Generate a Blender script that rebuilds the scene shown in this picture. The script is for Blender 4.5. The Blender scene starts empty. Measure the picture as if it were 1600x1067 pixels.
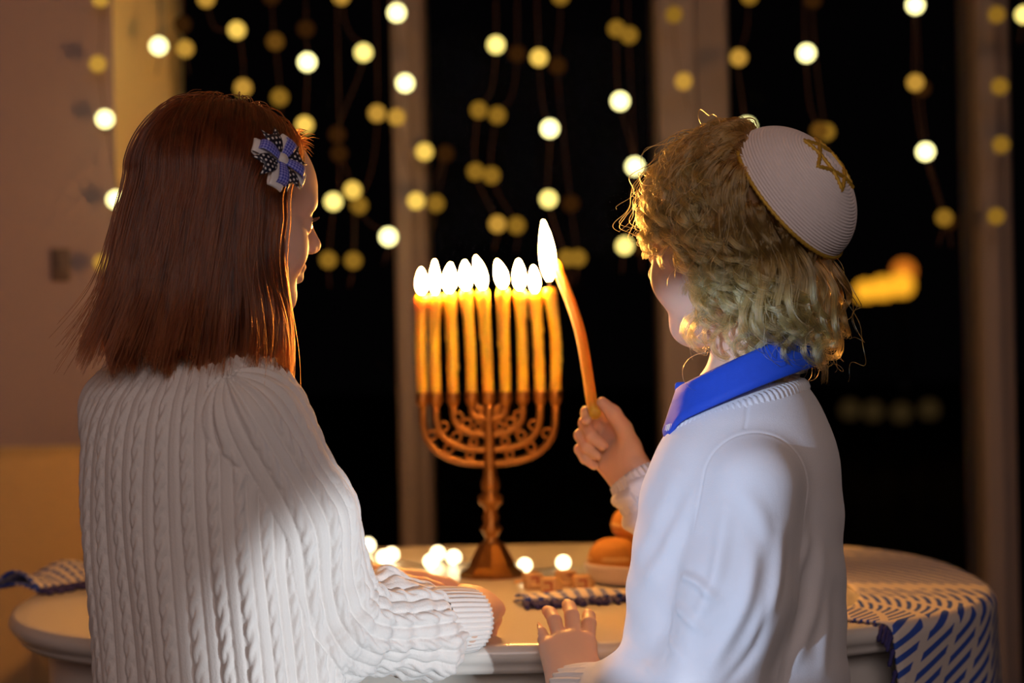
import bpy, bmesh, math, random
import numpy as np
from mathutils import Vector, Matrix, Euler, Quaternion
from mathutils.bvhtree import BVHTree

random.seed(7)
rng = np.random.default_rng(11)
scene = bpy.context.scene
COL = scene.collection

# ------------------------------------------------------------------ camera
CAM_Z, FPX, ROLL = 1.03, 3111.0, 0.02
cam_data = bpy.data.cameras.new('camera')
cam = bpy.data.objects.new('camera', cam_data)
COL.objects.link(cam)
cam.location = (0, 0, CAM_Z)
cam_data.sensor_width = 36.0
cam_data.lens = 36.0 * FPX / 1600.0
cam_data.clip_start = 0.05
cam_data.clip_end = 200
cam.rotation_euler = (Matrix.Rotation(math.pi / 2, 3, 'X') @ Matrix.Rotation(-ROLL, 3, 'Z')).to_euler()
cam_data.dof.use_dof = True
cam_data.dof.focus_distance = 1.93
cam_data.dof.aperture_fstop = 3.7
scene.camera = cam

# ------------------------------------------------------------------ world, lights, exposure
world = bpy.data.worlds.new('night')
scene.world = world
world.use_nodes = True
world.node_tree.nodes['Background'].inputs['Color'].default_value = (0.03, 0.025, 0.03, 1)
world.node_tree.nodes['Background'].inputs['Strength'].default_value = 0.02
scene.view_settings.view_transform = 'Standard'
scene.view_settings.look = 'None'
scene.view_settings.exposure = 0.0
scene.view_settings.gamma = 1.0
scene.view_settings.use_curve_mapping = False
scene.cycles.use_adaptive_sampling = False
scene.cycles.max_bounces = 7
scene.cycles.diffuse_bounces = 3
scene.cycles.glossy_bounces = 3
scene.cycles.transmission_bounces = 6


def lamp(name, kind, loc, target, energy, color, **kw):
    ld = bpy.data.lights.new(name, kind)
    ld.energy = energy
    ld.color = color
    for k, v in kw.items():
        setattr(ld, k, v)
    o = bpy.data.objects.new(name, ld)
    COL.objects.link(o)
    o.location = loc
    d = Vector(target) - Vector(loc)
    o.rotation_euler = d.to_track_quat('-Z', 'Y').to_euler()
    return o


# added soft area fill behind the camera, no lamp known there
lamp('added_fill', 'AREA', (0.25, -1.3, 2.2), (-0.05, 2.2, 0.9), 33.0, (1.0, 0.80, 0.76), size=1.6)
# cool beams: two added spots for the bluish light, their source unseen
lamp('cool_beam_low', 'SPOT', (0.95, 0.50, 0.36), (-0.125, 1.90, 0.735), 100.0, (0.84, 0.92, 1.0),
     spot_size=math.radians(12.4), spot_blend=0.4, shadow_soft_size=0.012)
lamp('cool_beam_side', 'SPOT', (-0.95, 0.45, 0.93), (0.243, 1.95, 0.885), 95.0, (0.52, 0.70, 1.0),
     spot_size=math.radians(12.6), spot_blend=0.12, shadow_soft_size=0.015)


# ------------------------------------------------------------------ helpers
def P(px, py, d):
    """point seen at pixel (px, py) of the 1600x1067 frame, at distance d along the view"""
    dx, dy = px - 800.0, py - 533.5
    lx, ly = dx - ROLL * dy, dy + ROLL * dx
    return np.array([lx * d / FPX, d, CAM_Z - ly * d / FPX])


def link(o, parent=None):
    COL.objects.link(o)
    if parent is not None:
        o.parent = parent
        o.matrix_parent_inverse = Matrix.Identity(4)
    return o


def tag(o, label=None, cat=None, group=None, kind=None):
    if label: o['label'] = label
    if cat: o['category'] = cat
    if group: o['group'] = group
    if kind: o['kind'] = kind
    return o


def empty(name, loc=(0, 0, 0)):
    o = bpy.data.objects.new(name, None)
    o.empty_display_size = 0.02
    o.location = loc
    return link(o)


def mesh_from(name, V, F, smooth=True, uv=None):
    me = bpy.data.meshes.new(name)
    V = np.asarray(V, dtype=np.float64)
    if isinstance(F, np.ndarray):
        n = F.shape[1]
        me.vertices.add(len(V))
        me.vertices.foreach_set('co', V.astype(np.float32).ravel())
        me.loops.add(F.size)
        me.loops.foreach_set('vertex_index', F.astype(np.int32).ravel())
        me.polygons.add(len(F))
        me.polygons.foreach_set('loop_start', np.arange(0, F.size, n, dtype=np.int32))
        me.update(calc_edges=True)
    else:
        me.from_pydata([tuple(v) for v in V], [], [tuple(f) for f in F])
        me.update()
    if smooth:
        me.polygons.foreach_set('use_smooth', np.ones(len(me.polygons), dtype=bool))
    if uv is not None:
        lay = me.uv_layers.new(name='uv')
        idx = np.empty(len(me.loops), dtype=np.int32)
        me.loops.foreach_get('vertex_index', idx)
        lay.data.foreach_set('uv', np.asarray(uv, dtype=np.float32)[idx].ravel())
    return me


def mk(name, VF, mat, parent=None, smooth=True, origin=None, uv=None):
    """one mesh object; vertices are given in world space (parents are never rotated)"""
    V, F = VF
    V = np.asarray(V, dtype=np.float64)
    base = np.zeros(3)
    if parent is not None:
        q = parent
        while q is not None:
            base = base + np.array(q.location)
            q = q.parent
    off = np.zeros(3)
    if origin is not None:
        off = np.asarray(origin, dtype=np.float64)
        V = V - off
        loc = off - base
    else:
        V = V - base
        loc = np.zeros(3)
    me = mesh_from(name, V, F, smooth, uv)
    if mat is not None:
        me.materials.append(mat)
    o = bpy.data.objects.new(name, me)
    o.location = loc
    return link(o, parent)


def merge(*parts):
    Vs, Fs, n = [], [], 0
    for V, F in parts:
        Vs.append(np.asarray(V, dtype=np.float64))
        Fs += [tuple(int(i) + n for i in f) for f in F]
        n += len(V)
    return np.vstack(Vs), Fs


def nrm(v):
    v = np.asarray(v, dtype=np.float64)
    return v / (np.linalg.norm(v) + 1e-12)


def catmull(pts, n):
    """smooth curve through the points (n samples), works on any dimension"""
    pts = np.asarray(pts, dtype=np.float64)
    m = len(pts)
    if m == 2:
        t = np.linspace(0, 1, n)[:, None]
        return pts[0] * (1 - t) + pts[1] * t
    ext = np.vstack([2 * pts[0] - pts[1], pts, 2 * pts[-1] - pts[-2]])
    s = np.linspace(0, m - 1, n)
    i = np.minimum(s.astype(int), m - 2)
    t = (s - i)[:, None]
    p0, p1, p2, p3 = ext[i], ext[i + 1], ext[i + 2], ext[i + 3]
    return 0.5 * ((2 * p1) + (-p0 + p2) * t + (2 * p0 - 5 * p1 + 4 * p2 - p3) * t ** 2 + (-p0 + 3 * p1 - 3 * p2 + p3) * t ** 3)


def tube(path, rad, seg=10, cap=True, flat=1.0, up=None):
    """tube along a polyline; rad scalar or per point; flat squeezes the second axis"""
    path = np.asarray(path, dtype=np.float64)
    n = len(path)
    rad = np.broadcast_to(np.asarray(rad, dtype=np.float64), (n,))
    tan = np.gradient(path, axis=0)
    tan /= np.linalg.norm(tan, axis=1)[:, None] + 1e-12
    ref = np.array([0, 0, 1.0]) if up is None else nrm(up)
    if up is None and abs(tan[0] @ ref) > 0.9:
        ref = np.array([0, 1.0, 0])
    a = nrm(ref - tan[0] * (ref @ tan[0]))
    V = []
    th = np.linspace(0, 2 * math.pi, seg, endpoint=False)
    for i in range(n):
        a = nrm(a - tan[i] * (a @ tan[i]))
        b = np.cross(tan[i], a)
        V.append(path[i] + rad[i] * (np.cos(th)[:, None] * a * flat + np.sin(th)[:, None] * b))
    V = np.vstack(V)
    F = []
    for i in range(n - 1):
        for j in range(seg):
            k = (j + 1) % seg
            F.append((i * seg + j, i * seg + k, (i + 1) * seg + k, (i + 1) * seg + j))
    if cap:
        F.append(tuple(range(seg))[::-1])
        F.append(tuple(range((n - 1) * seg, n * seg)))
    return V, F


def lathe(profile, center, seg=24, axis=(0, 0, 1), cap=True):
    """profile: list of (radius, height) turned about an axis through center"""
    ax = nrm(axis)
    ref = np.array([1.0, 0, 0]) if abs(ax[0]) < 0.9 else np.array([0, 1.0, 0])
    u = nrm(np.cross(ref, ax)); w = np.cross(ax, u)
    th = np.linspace(0, 2 * math.pi, seg, endpoint=False)
    ring = np.cos(th)[:, None] * u + np.sin(th)[:, None] * w
    V = np.vstack([np.asarray(center) + ring * max(r, 1e-5) + ax * h for r, h in profile])
    F = []
    for i in range(len(profile) - 1):
        for j in range(seg):
            k = (j + 1) % seg
            F.append((i * seg + j, i * seg + k, (i + 1) * seg + k, (i + 1) * seg + j))
    if cap:
        F.append(tuple(range(seg))[::-1])
        F.append(tuple(range((len(profile) - 1) * seg, len(profile) * seg)))
    return V, F


def box(center, size, bevel=0.0, rot=None, seg=2):
    bm = bmesh.new()
    bmesh.ops.create_cube(bm, size=1.0)
    bmesh.ops.scale(bm, vec=Vector(size), verts=bm.verts)
    if bevel > 0:
        bmesh.ops.bevel(bm, geom=list(bm.edges), offset=bevel, segments=seg, profile=0.5, affect='EDGES')
    V = np.array([v.co[:] for v in bm.verts])
    bm.verts.index_update()
    F = [tuple(v.index for v in f.verts) for f in bm.faces]
    bm.free()
    if rot is not None:
        V = V @ np.array(rot).T
    return V + np.asarray(center), F


def prism(outline, z0, z1, bevel=0.0):
    """closed outline (n,2) extruded from z0 to z1"""
    n = len(outline)
    V = np.vstack([np.c_[outline, np.full(n, z0)], np.c_[outline, np.full(n, z1)]])
    F = [tuple(range(n))[::-1], tuple(range(n, 2 * n))]
    for i in range(n):
        j = (i + 1) % n
        F.append((i, j, n + j, n + i))
    return V, F


def rotz(a):
    c, s = math.cos(a), math.sin(a)
    return np.array([[c, -s, 0], [s, c, 0], [0, 0, 1.0]])


# ------------------------------------------------------------------ materials
def mat(name, color, rough=0.6, metal=0.0, var=0.0, vscale=30.0, bump=0.0, bscale=200.0, sss=0.0, sss_rad=(1, .4, .2),
        sss_scale=0.02, spec=0.5, sheen=0.0, coat=0.0, emit=None, estr=0.0, trans=0.0, ior=1.45):
    m = bpy.data.materials.new(name)
    m.use_nodes = True
    nt = m.node_tree
    b = nt.nodes['Principled BSDF']
    b.inputs['Base Color'].default_value = (*color, 1)
    b.inputs['Roughness'].default_value = rough
    b.inputs['Metallic'].default_value = metal
    b.inputs['Specular IOR Level'].default_value = spec
    b.inputs['IOR'].default_value = ior
    b.inputs['Sheen Weight'].default_value = sheen
    b.inputs['Coat Weight'].default_value = coat
    b.inputs['Transmission Weight'].default_value = trans
    if sss > 0:
        b.inputs['Subsurface Weight'].default_value = sss
        b.inputs['Subsurface Radius'].default_value = sss_rad
        b.inputs['Subsurface Scale'].default_value = sss_scale
    if emit is not None:
        b.inputs['Emission Color'].default_value = (*emit, 1)
        b.inputs['Emission Strength'].default_value = estr
    tc = None
    if var > 0 or bump > 0:
        tc = nt.nodes.new('ShaderNodeTexCoord')
    if var > 0:
        nz = nt.nodes.new('ShaderNodeTexNoise')
        nz.inputs['Scale'].default_value = vscale
        nz.inputs['Detail'].default_value = 4
        nt.links.new(tc.outputs['Object'], nz.inputs['Vector'])
        mx = nt.nodes.new('ShaderNodeMix')
        mx.data_type = 'RGBA'
        mx.inputs[6].default_value = (*[c * (1 - var) for c in color], 1)
        mx.inputs[7].default_value = (*[min(1, c * (1 + var)) for c in color], 1)
        nt.links.new(nz.outputs['Fac'], mx.inputs[0])
        nt.links.new(mx.outputs[2], b.inputs['Base Color'])
    if bump > 0:
        nb = nt.nodes.new('ShaderNodeTexNoise')
        nb.inputs['Scale'].default_value = bscale
        nb.inputs['Detail'].default_value = 3
        nt.links.new(tc.outputs['Object'], nb.inputs['Vector'])
        bp = nt.nodes.new('ShaderNodeBump')
        bp.inputs['Strength'].default_value = bump
        bp.inputs['Distance'].default_value = 0.002
        nt.links.new(nb.outputs['Fac'], bp.inputs['Height'])
        nt.links.new(bp.outputs['Normal'], b.inputs['Normal'])
    return m


def glow(name, color, strength):
    m = bpy.data.materials.new(name)
    m.use_nodes = True
    nt = m.node_tree
    nt.nodes.clear()
    e = nt.nodes.new('ShaderNodeEmission')
    e.inputs['Color'].default_value = (*color, 1)
    e.inputs['Strength'].default_value = strength
    o = nt.nodes.new('ShaderNodeOutputMaterial')
    nt.links.new(e.outputs[0], o.inputs[0])
    return m


M = {}
M['wall'] = mat('wall_paint', (0.34, 0.27, 0.30), 0.85, var=0.05, vscale=6, bump=0.05, bscale=120)
M['jamb'] = mat('jamb_paint', (0.95, 0.80, 0.46), 0.7, var=0.04, vscale=8)
M['frame'] = mat('window_frame_paint', (0.20, 0.17, 0.18), 0.5, var=0.04, vscale=20)
M['floor'] = mat('dark_floor_wood', (0.08, 0.05, 0.035), 0.4, var=0.3, vscale=12)
M['ceiling'] = mat('ceiling_paint', (0.7, 0.62, 0.55), 0.9, var=0.02, vscale=5)
M['glass'] = mat('window_glass', (1, 1, 1), 0.0, trans=1.0, ior=1.02, spec=0.5)
M['table'] = mat('white_lacquer', (0.80, 0.76, 0.70), 0.28, var=0.02, vscale=9, coat=0.3)
M['bronze'] = mat('bronze', (0.34, 0.155, 0.04), 0.38, metal=0.9, var=0.35, vscale=90, bump=0.25, bscale=260)
M['wax'] = mat('orange_wax', (0.95, 0.43, 0.06), 0.45, sss=0.8, sss_rad=(1.0, 0.42, 0.08), sss_scale=0.06, var=0.06, vscale=70)
M['wick'] = mat('wick', (0.03, 0.02, 0.02), 0.9, var=0.2, vscale=200)
M['flame'] = glow('flame_glow', (1.0, 0.43, 0.095), 440.0)
M['wire'] = mat('string_wire', (0.06, 0.025, 0.02), 0.5, var=0.1, vscale=100)
M['dark_soil'] = mat('night_ground', (0.02, 0.02, 0.02), 0.9, var=0.3, vscale=2)
# ------------------------------------------------------------------ the room
TABLE_Z = CAM_Z - 0.313
WALL_Y, WIN_Y, PANE_Y = 3.75, 3.95, 4.03


def slab(name, x0, x1, y0, y1, z0, z1, m, parent=None, bevel=0.0):
    return mk(name, box(((x0 + x1) / 2, (y0 + y1) / 2, (z0 + z1) / 2), (x1 - x0, y1 - y0, z1 - z0), bevel), m, parent, smooth=False)


ROOM_X0, ROOM_X1, ROOM_Z = -1.75, 2.3, 2.45
tag(slab('floor', ROOM_X0, ROOM_X1, -1.6, 4.12, -0.05, 0.0, M['floor']), kind='structure')
tag(slab('ceiling', ROOM_X0, ROOM_X1, -1.6, 4.12, ROOM_Z, ROOM_Z + 0.05, M['ceiling']), kind='structure')
tag(slab('wall_left', ROOM_X0 - 0.06, ROOM_X0, -1.6, 4.12, 0, ROOM_Z, M['wall']), kind='structure')
# wall beside the window, with a splayed reveal
xa = P(186, 533, WALL_Y)[0]
xb = P(272, 533, WIN_Y)[0]
tag(mk('wall_back', prism(np.array([[ROOM_X0, WALL_Y], [xa, WALL_Y], [xa, 4.12], [ROOM_X0, 4.12]]), 0, ROOM_Z), M['wall'], smooth=False), kind='structure')
tag(mk('trim_1', prism(np.array([[xa, WALL_Y], [xb, WIN_Y], [xb, 4.12], [xa, 4.12]]), 0, ROOM_Z), M['jamb'], smooth=False), kind='structure')


def mullion(parent, px0, px1, name='mullion'):
    x0, x1 = P(px0, 533, WIN_Y)[0], P(px1, 533, WIN_Y)[0]
    w = x1 - x0
    prof = np.array([[x0, 4.12], [x0, WIN_Y + 0.012], [x0 + 0.008, WIN_Y], [x0 + w * 0.52, WIN_Y], [x0 + w * 0.56, WIN_Y + 0.012],
                     [x1 - 0.006, WIN_Y + 0.02], [x1, WIN_Y + 0.03], [x1, 4.12]])
    return mk(name, prism(prof, 0.12, ROOM_Z - 0.1), M['frame'], parent, smooth=False)


win = empty('window_1', (0.4, PANE_Y, 0.12))
tag(win, kind='structure')
edges = []
for a, b in ((619, 672), (1033, 1150), (1535, 1592)):
    mullion(win, a, b)
    edges.append((P(a, 533, WIN_Y)[0], P(b, 533, WIN_Y)[0]))
slab('bottom_rail', xb, ROOM_X1, WIN_Y, 4.12, 0.0, 0.12, M['frame'], win)
slab('top_rail', xb, ROOM_X1, WIN_Y, 4.12, ROOM_Z - 0.1, ROOM_Z, M['frame'], win)
spans = [(xb, edges[0][0]), (edges[0][1], edges[1][0]), (edges[1][1], edges[2][0]), (edges[2][1], ROOM_X1)]
for a, b in spans:
    slab('pane', a + 0.001, b - 0.001, PANE_Y, PANE_Y + 0.006, 0.12, ROOM_Z - 0.1, M['glass'], win)

# night outside: ground with far lamps
tag(slab('ground', -14, 22, 4.2, 45, -0.12, -0.06, M['dark_soil']), kind='structure')
M['street_amber'] = glow('amber_lamp_glow', (1.0, 0.42, 0.02), 1.25)
M['street_orange'] = glow('orange_lamp_glow', (1.0, 0.26, 0.02), 0.75)
M['path_glow'] = glow('path_lamp_glow', (0.50, 0.30, 0.10), 0.045)
M['post'] = mat('lamp_post_metal', (0.02, 0.02, 0.02), 0.6, var=0.2, vscale=20)


def far_lamp(name, px, py, d, rpx, m, label, cat, group):
    c = P(px, py, d)
    r = rpx * d / FPX
    root = empty(name, (c[0], c[1], -0.06))
    th = np.linspace(0, math.pi, 9)
    mk('lamp_globe', lathe([(r * math.sin(t), -r * math.cos(t)) for t in th], c, 16), m, root)
    z = c[2] - r * 0.9
    mk('post', lathe([(r * 0.5, -0.06 - z), (r * 0.45, (-0.06 - z) * 0.97), (r * 0.16, (-0.06 - z) * 0.95), (r * 0.12, -r * 0.3), (r * 0.5, -r * 0.1), (r * 0.5, r * 0.1)], (c[0], c[1], z), 10), M['post'], root)
    return tag(root, label, cat, group)


far_lamp('street_lamp', 1412, 424, 17, 18, M['street_orange'], 'orange street lamp outside the window, the highest glow right of the boy', 'street lamp', 'street lamps outside')
far_lamp('street_lamp', 1408, 446, 16, 20, M['street_amber'], 'bright amber street lamp just below the orange one outside', 'street lamp', 'street lamps outside')
far_lamp('street_lamp', 1379, 451, 16.5, 19, M['street_amber'], 'amber street lamp between the brightest one and the blond curls', 'street lamp', 'street lamps outside')
far_lamp('street_lamp', 1352, 455, 15.5, 17, M['street_amber'], 'amber street lamp half hidden by the blond curls', 'street lamp', 'street lamps outside')
for px, py, t in ((1328, 640, 'nearest the white sweater'), (1364, 643, 'second from the white sweater, roundest'), (1408, 645, 'third from the white sweater'), (1452, 640, 'farthest right in the row')):
    far_lamp('path_lamp', px, py, 12, 16, M['path_glow'], 'faint low garden lamp outside, ' + t, 'garden lamp', 'faint garden lamps outside')

# ------------------------------------------------------------------ hanging fairy lights
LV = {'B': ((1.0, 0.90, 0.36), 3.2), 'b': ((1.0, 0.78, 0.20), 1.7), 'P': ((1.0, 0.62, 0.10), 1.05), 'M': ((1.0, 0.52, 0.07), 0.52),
      'D': ((1.0, 0.50, 0.05), 0.25), 'd': ((1.0, 0.42, 0.05), 0.12), 'F': ((1.0, 0.34, 0.06), 0.03)}  # dim and faint levels also serve bulbs that imitate glass reflections
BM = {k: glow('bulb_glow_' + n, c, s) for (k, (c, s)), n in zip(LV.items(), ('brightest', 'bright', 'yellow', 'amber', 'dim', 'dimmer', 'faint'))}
STR = [  # fainter, farther strands are added bulbs standing in for reflections in the panes
    ('over the brown wall beside the window', 3.66, [(157, -2, 'M'), (153, 100, 'M'), (164, 186, 'B'), (181, 312, 'B'), (160, 410, 'M')]),
    ('with one bright bulb on the yellow reveal', 3.70, [(246, -60, 'b'), (248, 72, 'B')]),
    ('at the left rim of the window glass', 3.80, [(285, 38, 'F'), (289, 76, 'M')]),
    ('above the crown of the red-brown hair', 3.76, [(322, -2, 'M'), (370, 47, 'P'), (380, 137, 'M')]),
    ('fainter, imitating pane reflections, above the parting of the red-brown hair', 3.84, [(424, -6, 'F'), (430, 65, 'd'), (437, 152, 'D')]),
    ('ending just above the hair bow', 3.72, [(478, 45, 'F'), (480, 97, 'B'), (476, 195, 'P')]),
    ('left of the narrow window post, with five bulbs', 3.78, [(533, -6, 'M'), (568, 82, 'b'), (527, 210, 'F'), (551, 297, 'P'), (552, 407, 'D')]),
    ('beside the girl\'s forehead and nose', 3.72, [(530, 240, 'F'), (521, 315, 'b'), (513, 406, 'D')]),
    ('ending in a bright bulb left of the candles', 3.82, [(589, 177, 'M'), (561, 321, 'D'), (607, 370, 'B')]),
    ('crossing the narrow window post', 3.70, [(620, 20, 'B'), (633, 130, 'B'), (620, 183, 'M'), (650, 314, 'P')]),
    ('just right of the narrow window post', 3.85, [(663, 237, 'P'), (696, 240, 'F'), (681, 318, 'D')]),
    ('above the left half of the candle row', 3.72, [(775, 70, 'b'), (748, 172, 'D'), (743, 268, 'D'), (777, 350, 'M')]),
    ('fainter, imitating pane reflections, close beside the strand over the candle row', 3.86, [(808, 84, 'F'), (777, 180, 'D'), (768, 274, 'D'), (807, 352, 'D')]),
    ('above the held candle, with three bright bulbs', 3.70, [(842, 90, 'P'), (859, 201, 'B'), (857, 311, 'b'), (885, 403, 'D')]),
    ('faint, imitating pane reflections, right of the held candle flame', 3.86, [(876, -6, 'D'), (871, 103, 'F'), (892, 318, 'F'), (903, 403, 'D')]),
    ('left of the blond curls, with three bright bulbs', 3.70, [(963, 45, 'D'), (969, 158, 'B'), (992, 260, 'B'), (976, 384, 'b')]),
    ('imitating pane reflections, with a single dim bulb left of the wide window post', 3.86, [(983, 55, 'D'), (1002, 385, 'F')]),
    ('on the wide window post above the blond curls', 3.76, [(1053, 23, 'D'), (1068, 127, 'M')]),
    ('right of the wide window post, down to the skullcap', 3.74, [(1171, -6, 'D'), (1154, 90, 'M'), (1167, 198, 'B')]),
    ('with a bright bulb high above the skullcap', 3.70, [(1260, 83, 'B'), (1280, 204, 'd')]),
    ('imitating pane reflections, with a lone amber bulb beside the skullcap top', 3.84, [(1270, 0, 'F'), (1291, 206, 'D')]),
    ('right of the skullcap, with two bright bulbs', 3.70, [(1430, 8, 'B'), (1430, 129, 'M'), (1446, 237, 'B'), (1475, 340, 'D')]),
    ('faint, imitating pane reflections, overlapping the strand right of the skullcap', 3.86, [(1440, 138, 'F'), (1482, 346, 'F')]),
    ('on the right-hand window post, four even dim bulbs', 3.74, [(1557, 23, 'D'), (1562, 135, 'D'), (1564, 226, 'D'), (1556, 338, 'D')]),
    ('at the right border, a single bright bulb', 3.70, [(1598, -70, 'D'), (1600, 23, 'b')]),
]
th = np.linspace(0, math.pi, 11)
RB = 13.6
bulb_mesh = {}
rail_z = ROOM_Z - 0.13
rail = empty('curtain_rail', (0.5, 3.8, rail_z))
mk('rod', tube([(xa, 3.77, rail_z), (2.25, 3.77, rail_z)], 0.012, 10), M['frame'], rail)
for x in (xa + 0.1, 0.6, 2.1):
    mk('bracket', box((x, 3.80, rail_z + 0.07), (0.02, 0.04, 0.12), 0.003), M['frame'], rail)
tag(rail, 'pale rail above the window carrying the fairy lights', 'rail')
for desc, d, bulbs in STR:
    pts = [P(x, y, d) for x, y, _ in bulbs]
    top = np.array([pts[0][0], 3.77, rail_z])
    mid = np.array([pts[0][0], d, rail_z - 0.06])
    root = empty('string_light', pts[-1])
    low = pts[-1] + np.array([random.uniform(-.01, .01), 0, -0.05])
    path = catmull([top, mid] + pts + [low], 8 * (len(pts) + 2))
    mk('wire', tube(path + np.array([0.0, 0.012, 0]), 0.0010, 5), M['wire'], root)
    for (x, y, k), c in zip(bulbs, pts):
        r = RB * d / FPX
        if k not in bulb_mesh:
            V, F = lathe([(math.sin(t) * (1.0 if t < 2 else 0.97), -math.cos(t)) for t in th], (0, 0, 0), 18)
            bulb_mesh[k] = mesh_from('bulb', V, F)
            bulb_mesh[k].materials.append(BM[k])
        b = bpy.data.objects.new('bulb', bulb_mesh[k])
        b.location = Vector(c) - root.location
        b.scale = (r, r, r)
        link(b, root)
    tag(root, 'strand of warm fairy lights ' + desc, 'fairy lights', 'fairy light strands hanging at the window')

# ------------------------------------------------------------------ wall switch, cream armchair
sw = P(95, 414, WALL_Y - 0.006)
swr = empty('light_switch', (sw[0], WALL_Y, sw[2]))
M['switch'] = mat('switch_plastic', (0.12, 0.09, 0.085), 0.5, var=0.05, vscale=30)
mk('plate', box((sw[0], WALL_Y - 0.005, sw[2]), (0.036, 0.010, 0.062), 0.003), M['switch'], swr)
mk('rocker', box((sw[0], WALL_Y - 0.011, sw[2]), (0.016, 0.006, 0.032), 0.002), M['switch'], swr)
tag(swr, 'small dark switch plate on the brown wall', 'switch')

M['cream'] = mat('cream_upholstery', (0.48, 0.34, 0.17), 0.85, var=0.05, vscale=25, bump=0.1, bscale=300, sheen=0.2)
ac = empty('armchair', (-0.98, 3.35, 0))
cx = P(28, 700, 3.4)
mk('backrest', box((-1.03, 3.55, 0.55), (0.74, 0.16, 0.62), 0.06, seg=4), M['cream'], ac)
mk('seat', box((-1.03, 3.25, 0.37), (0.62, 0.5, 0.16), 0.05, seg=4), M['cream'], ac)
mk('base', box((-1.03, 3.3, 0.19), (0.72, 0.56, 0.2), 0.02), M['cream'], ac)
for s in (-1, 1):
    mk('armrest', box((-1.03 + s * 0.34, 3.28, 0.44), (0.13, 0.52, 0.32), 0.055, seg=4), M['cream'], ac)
for sx in (-1, 1):
    for sy in (-1, 1):
        mk('leg', lathe([(0.018, 0), (0.026, 0.10)], (-1.03 + sx * 0.3, 3.3 + sy * 0.22, 0), 10), M['floor'], ac)
tag(ac, 'cream upholstered armchair in front of the brown wall', 'armchair')
# ------------------------------------------------------------------ oval table
TC, TA, TB, TN = np.array([-0.025, 2.565]), 0.60, 0.515, 2.6


def oval(a, b, n, m=96):
    t = np.linspace(0, 2 * math.pi, m, endpoint=False)
    c, s = np.cos(t), np.sin(t)
    return np.c_[TC[0] + a * np.sign(c) * np.abs(c) ** (2 / n), TC[1] + b * np.sign(s) * np.abs(s) ** (2 / n)]


def oval_loft(prof, m=96):
    """prof: list of (inset, z)"""
    V = np.vstack([np.c_[oval(TA - i, TB - i, TN, m), np.full(m, z)] for i, z in prof])
    F = []
    for k in range(len(prof) - 1):
        for j in range(m):
            l = (j + 1) % m
            F.append((k * m + j, k * m + l, (k + 1) * m + l, (k + 1) * m + j))
    F.append(tuple(range(m))[::-1]); F.append(tuple(range((len(prof) - 1) * m, len(prof) * m)))
    return V, F


tb = empty('dining_table', (TC[0], TC[1], 0))
z = TABLE_Z
mk('table_top', oval_loft([(0.022, z - 0.032), (0.012, z - 0.031), (0.009, z - 0.026), (0.009, z - 0.022), (0.003, z - 0.019), (0.0, z - 0.013), (0.0, z - 0.008), (0.003, z - 0.002), (0.008, z), (0.02, z)]), M['table'], tb)
mk('apron', oval_loft([(0.05, z - 0.14), (0.045, z - 0.135), (0.045, z - 0.032)]), M['table'], tb)
for sx in (-1, 1):
    for sy in (-1, 1):
        mk('leg', lathe([(0.018, 0), (0.022, 0.01), (0.02, 0.06), (0.03, 0.4), (0.034, 0.52), (0.026, 0.54), (0.036, 0.56), (0.036, z - 0.05)], (TC[0] + sx * 0.40, TC[1] + sy * 0.32, 0), 16), M['table'], tb)
tag(tb, 'white lacquered oval table with moulded edge between the two children', 'table')


def T(px, py, lift=0.0):
    """point on the table top (or lift above it) seen at a pixel"""
    dx, dy = px - 800.0, py - 533.5
    ly = dy + ROLL * dx
    d = (CAM_Z - TABLE_Z - lift) * FPX / ly
    return P(px, py, d)


# ------------------------------------------------------------------ menorah
MD = 2.66
MS = MD / FPX                       # metres per pixel at the menorah
mc = P(768, 905, MD)
mx0, my0 = P(765, 700, MD)[0], MD
men = empty('menorah', (mx0, my0, TABLE_Z))


def mz(py): return P(765, py, MD)[2]


bh = mz(856) - TABLE_Z
mk('base', lathe([(0.044, 0), (0.046, 0.003), (0.045, 0.007), (0.040, 0.010), (0.034, 0.014), (0.030, 0.022), (0.024, 0.032), (0.017, 0.044), (0.012, bh - 0.006), (0.014, bh)], (mx0, my0, TABLE_Z), 10), M['bronze'], men, smooth=False)
zs = [(856, 9), (850, 15), (842, 9), (834, 11), (826, 16), (818, 9), (808, 12), (800, 9), (792, 10), (786, 17), (776, 18), (770, 10), (762, 13), (752, 13), (742, 9), (734, 9)]
mk('stem', lathe([(r * 1.12 * MS, mz(y) - mz(856)) for y, r in zs] + [(7.5 * MS, mz(640) - mz(856)), (8 * MS, mz(630) - mz(856))], (mx0, my0, mz(856)), 14), M['bronze'], men)
CUPX = [660, 681, 708, 737, 763, 790, 817, 844, 868]
TOPX = [659, 680, 702, 728, 754, 786, 812, 836, 858]
TOPY = [456, 456, 453, 449, 448, 446, 449, 453, 446]
arms = [(0, 8, 724), (1, 7, 702), (2, 6, 678), (3, 5, 654)]
ring_pts = []
for l, r, yb in arms:
    for i, sgn in ((l, -1), (r, 1)):
        x = P(CUPX[i], 630, MD)[0]
        w = abs(x - mx0)
        ztop = mz(634)
        zb = mz(yb)
        hgt = ztop - zb
        pts = []
        for t in np.linspace(0, math.pi / 2, 16):
            # rounded U quarter: flat at the stem, vertical at the cup
            pts.append((mx0 + sgn * w * math.sin(t) ** 0.85, my0, zb + hgt * (1 - math.cos(t) ** 0.62) if t < math.pi / 2 - 1e-6 else ztop))
        mk('arm', tube(catmull(pts, 26), 5.8 * MS, 8), M['bronze'], men)
        ring_pts.append((l, sgn, w, zb, hgt))
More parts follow.
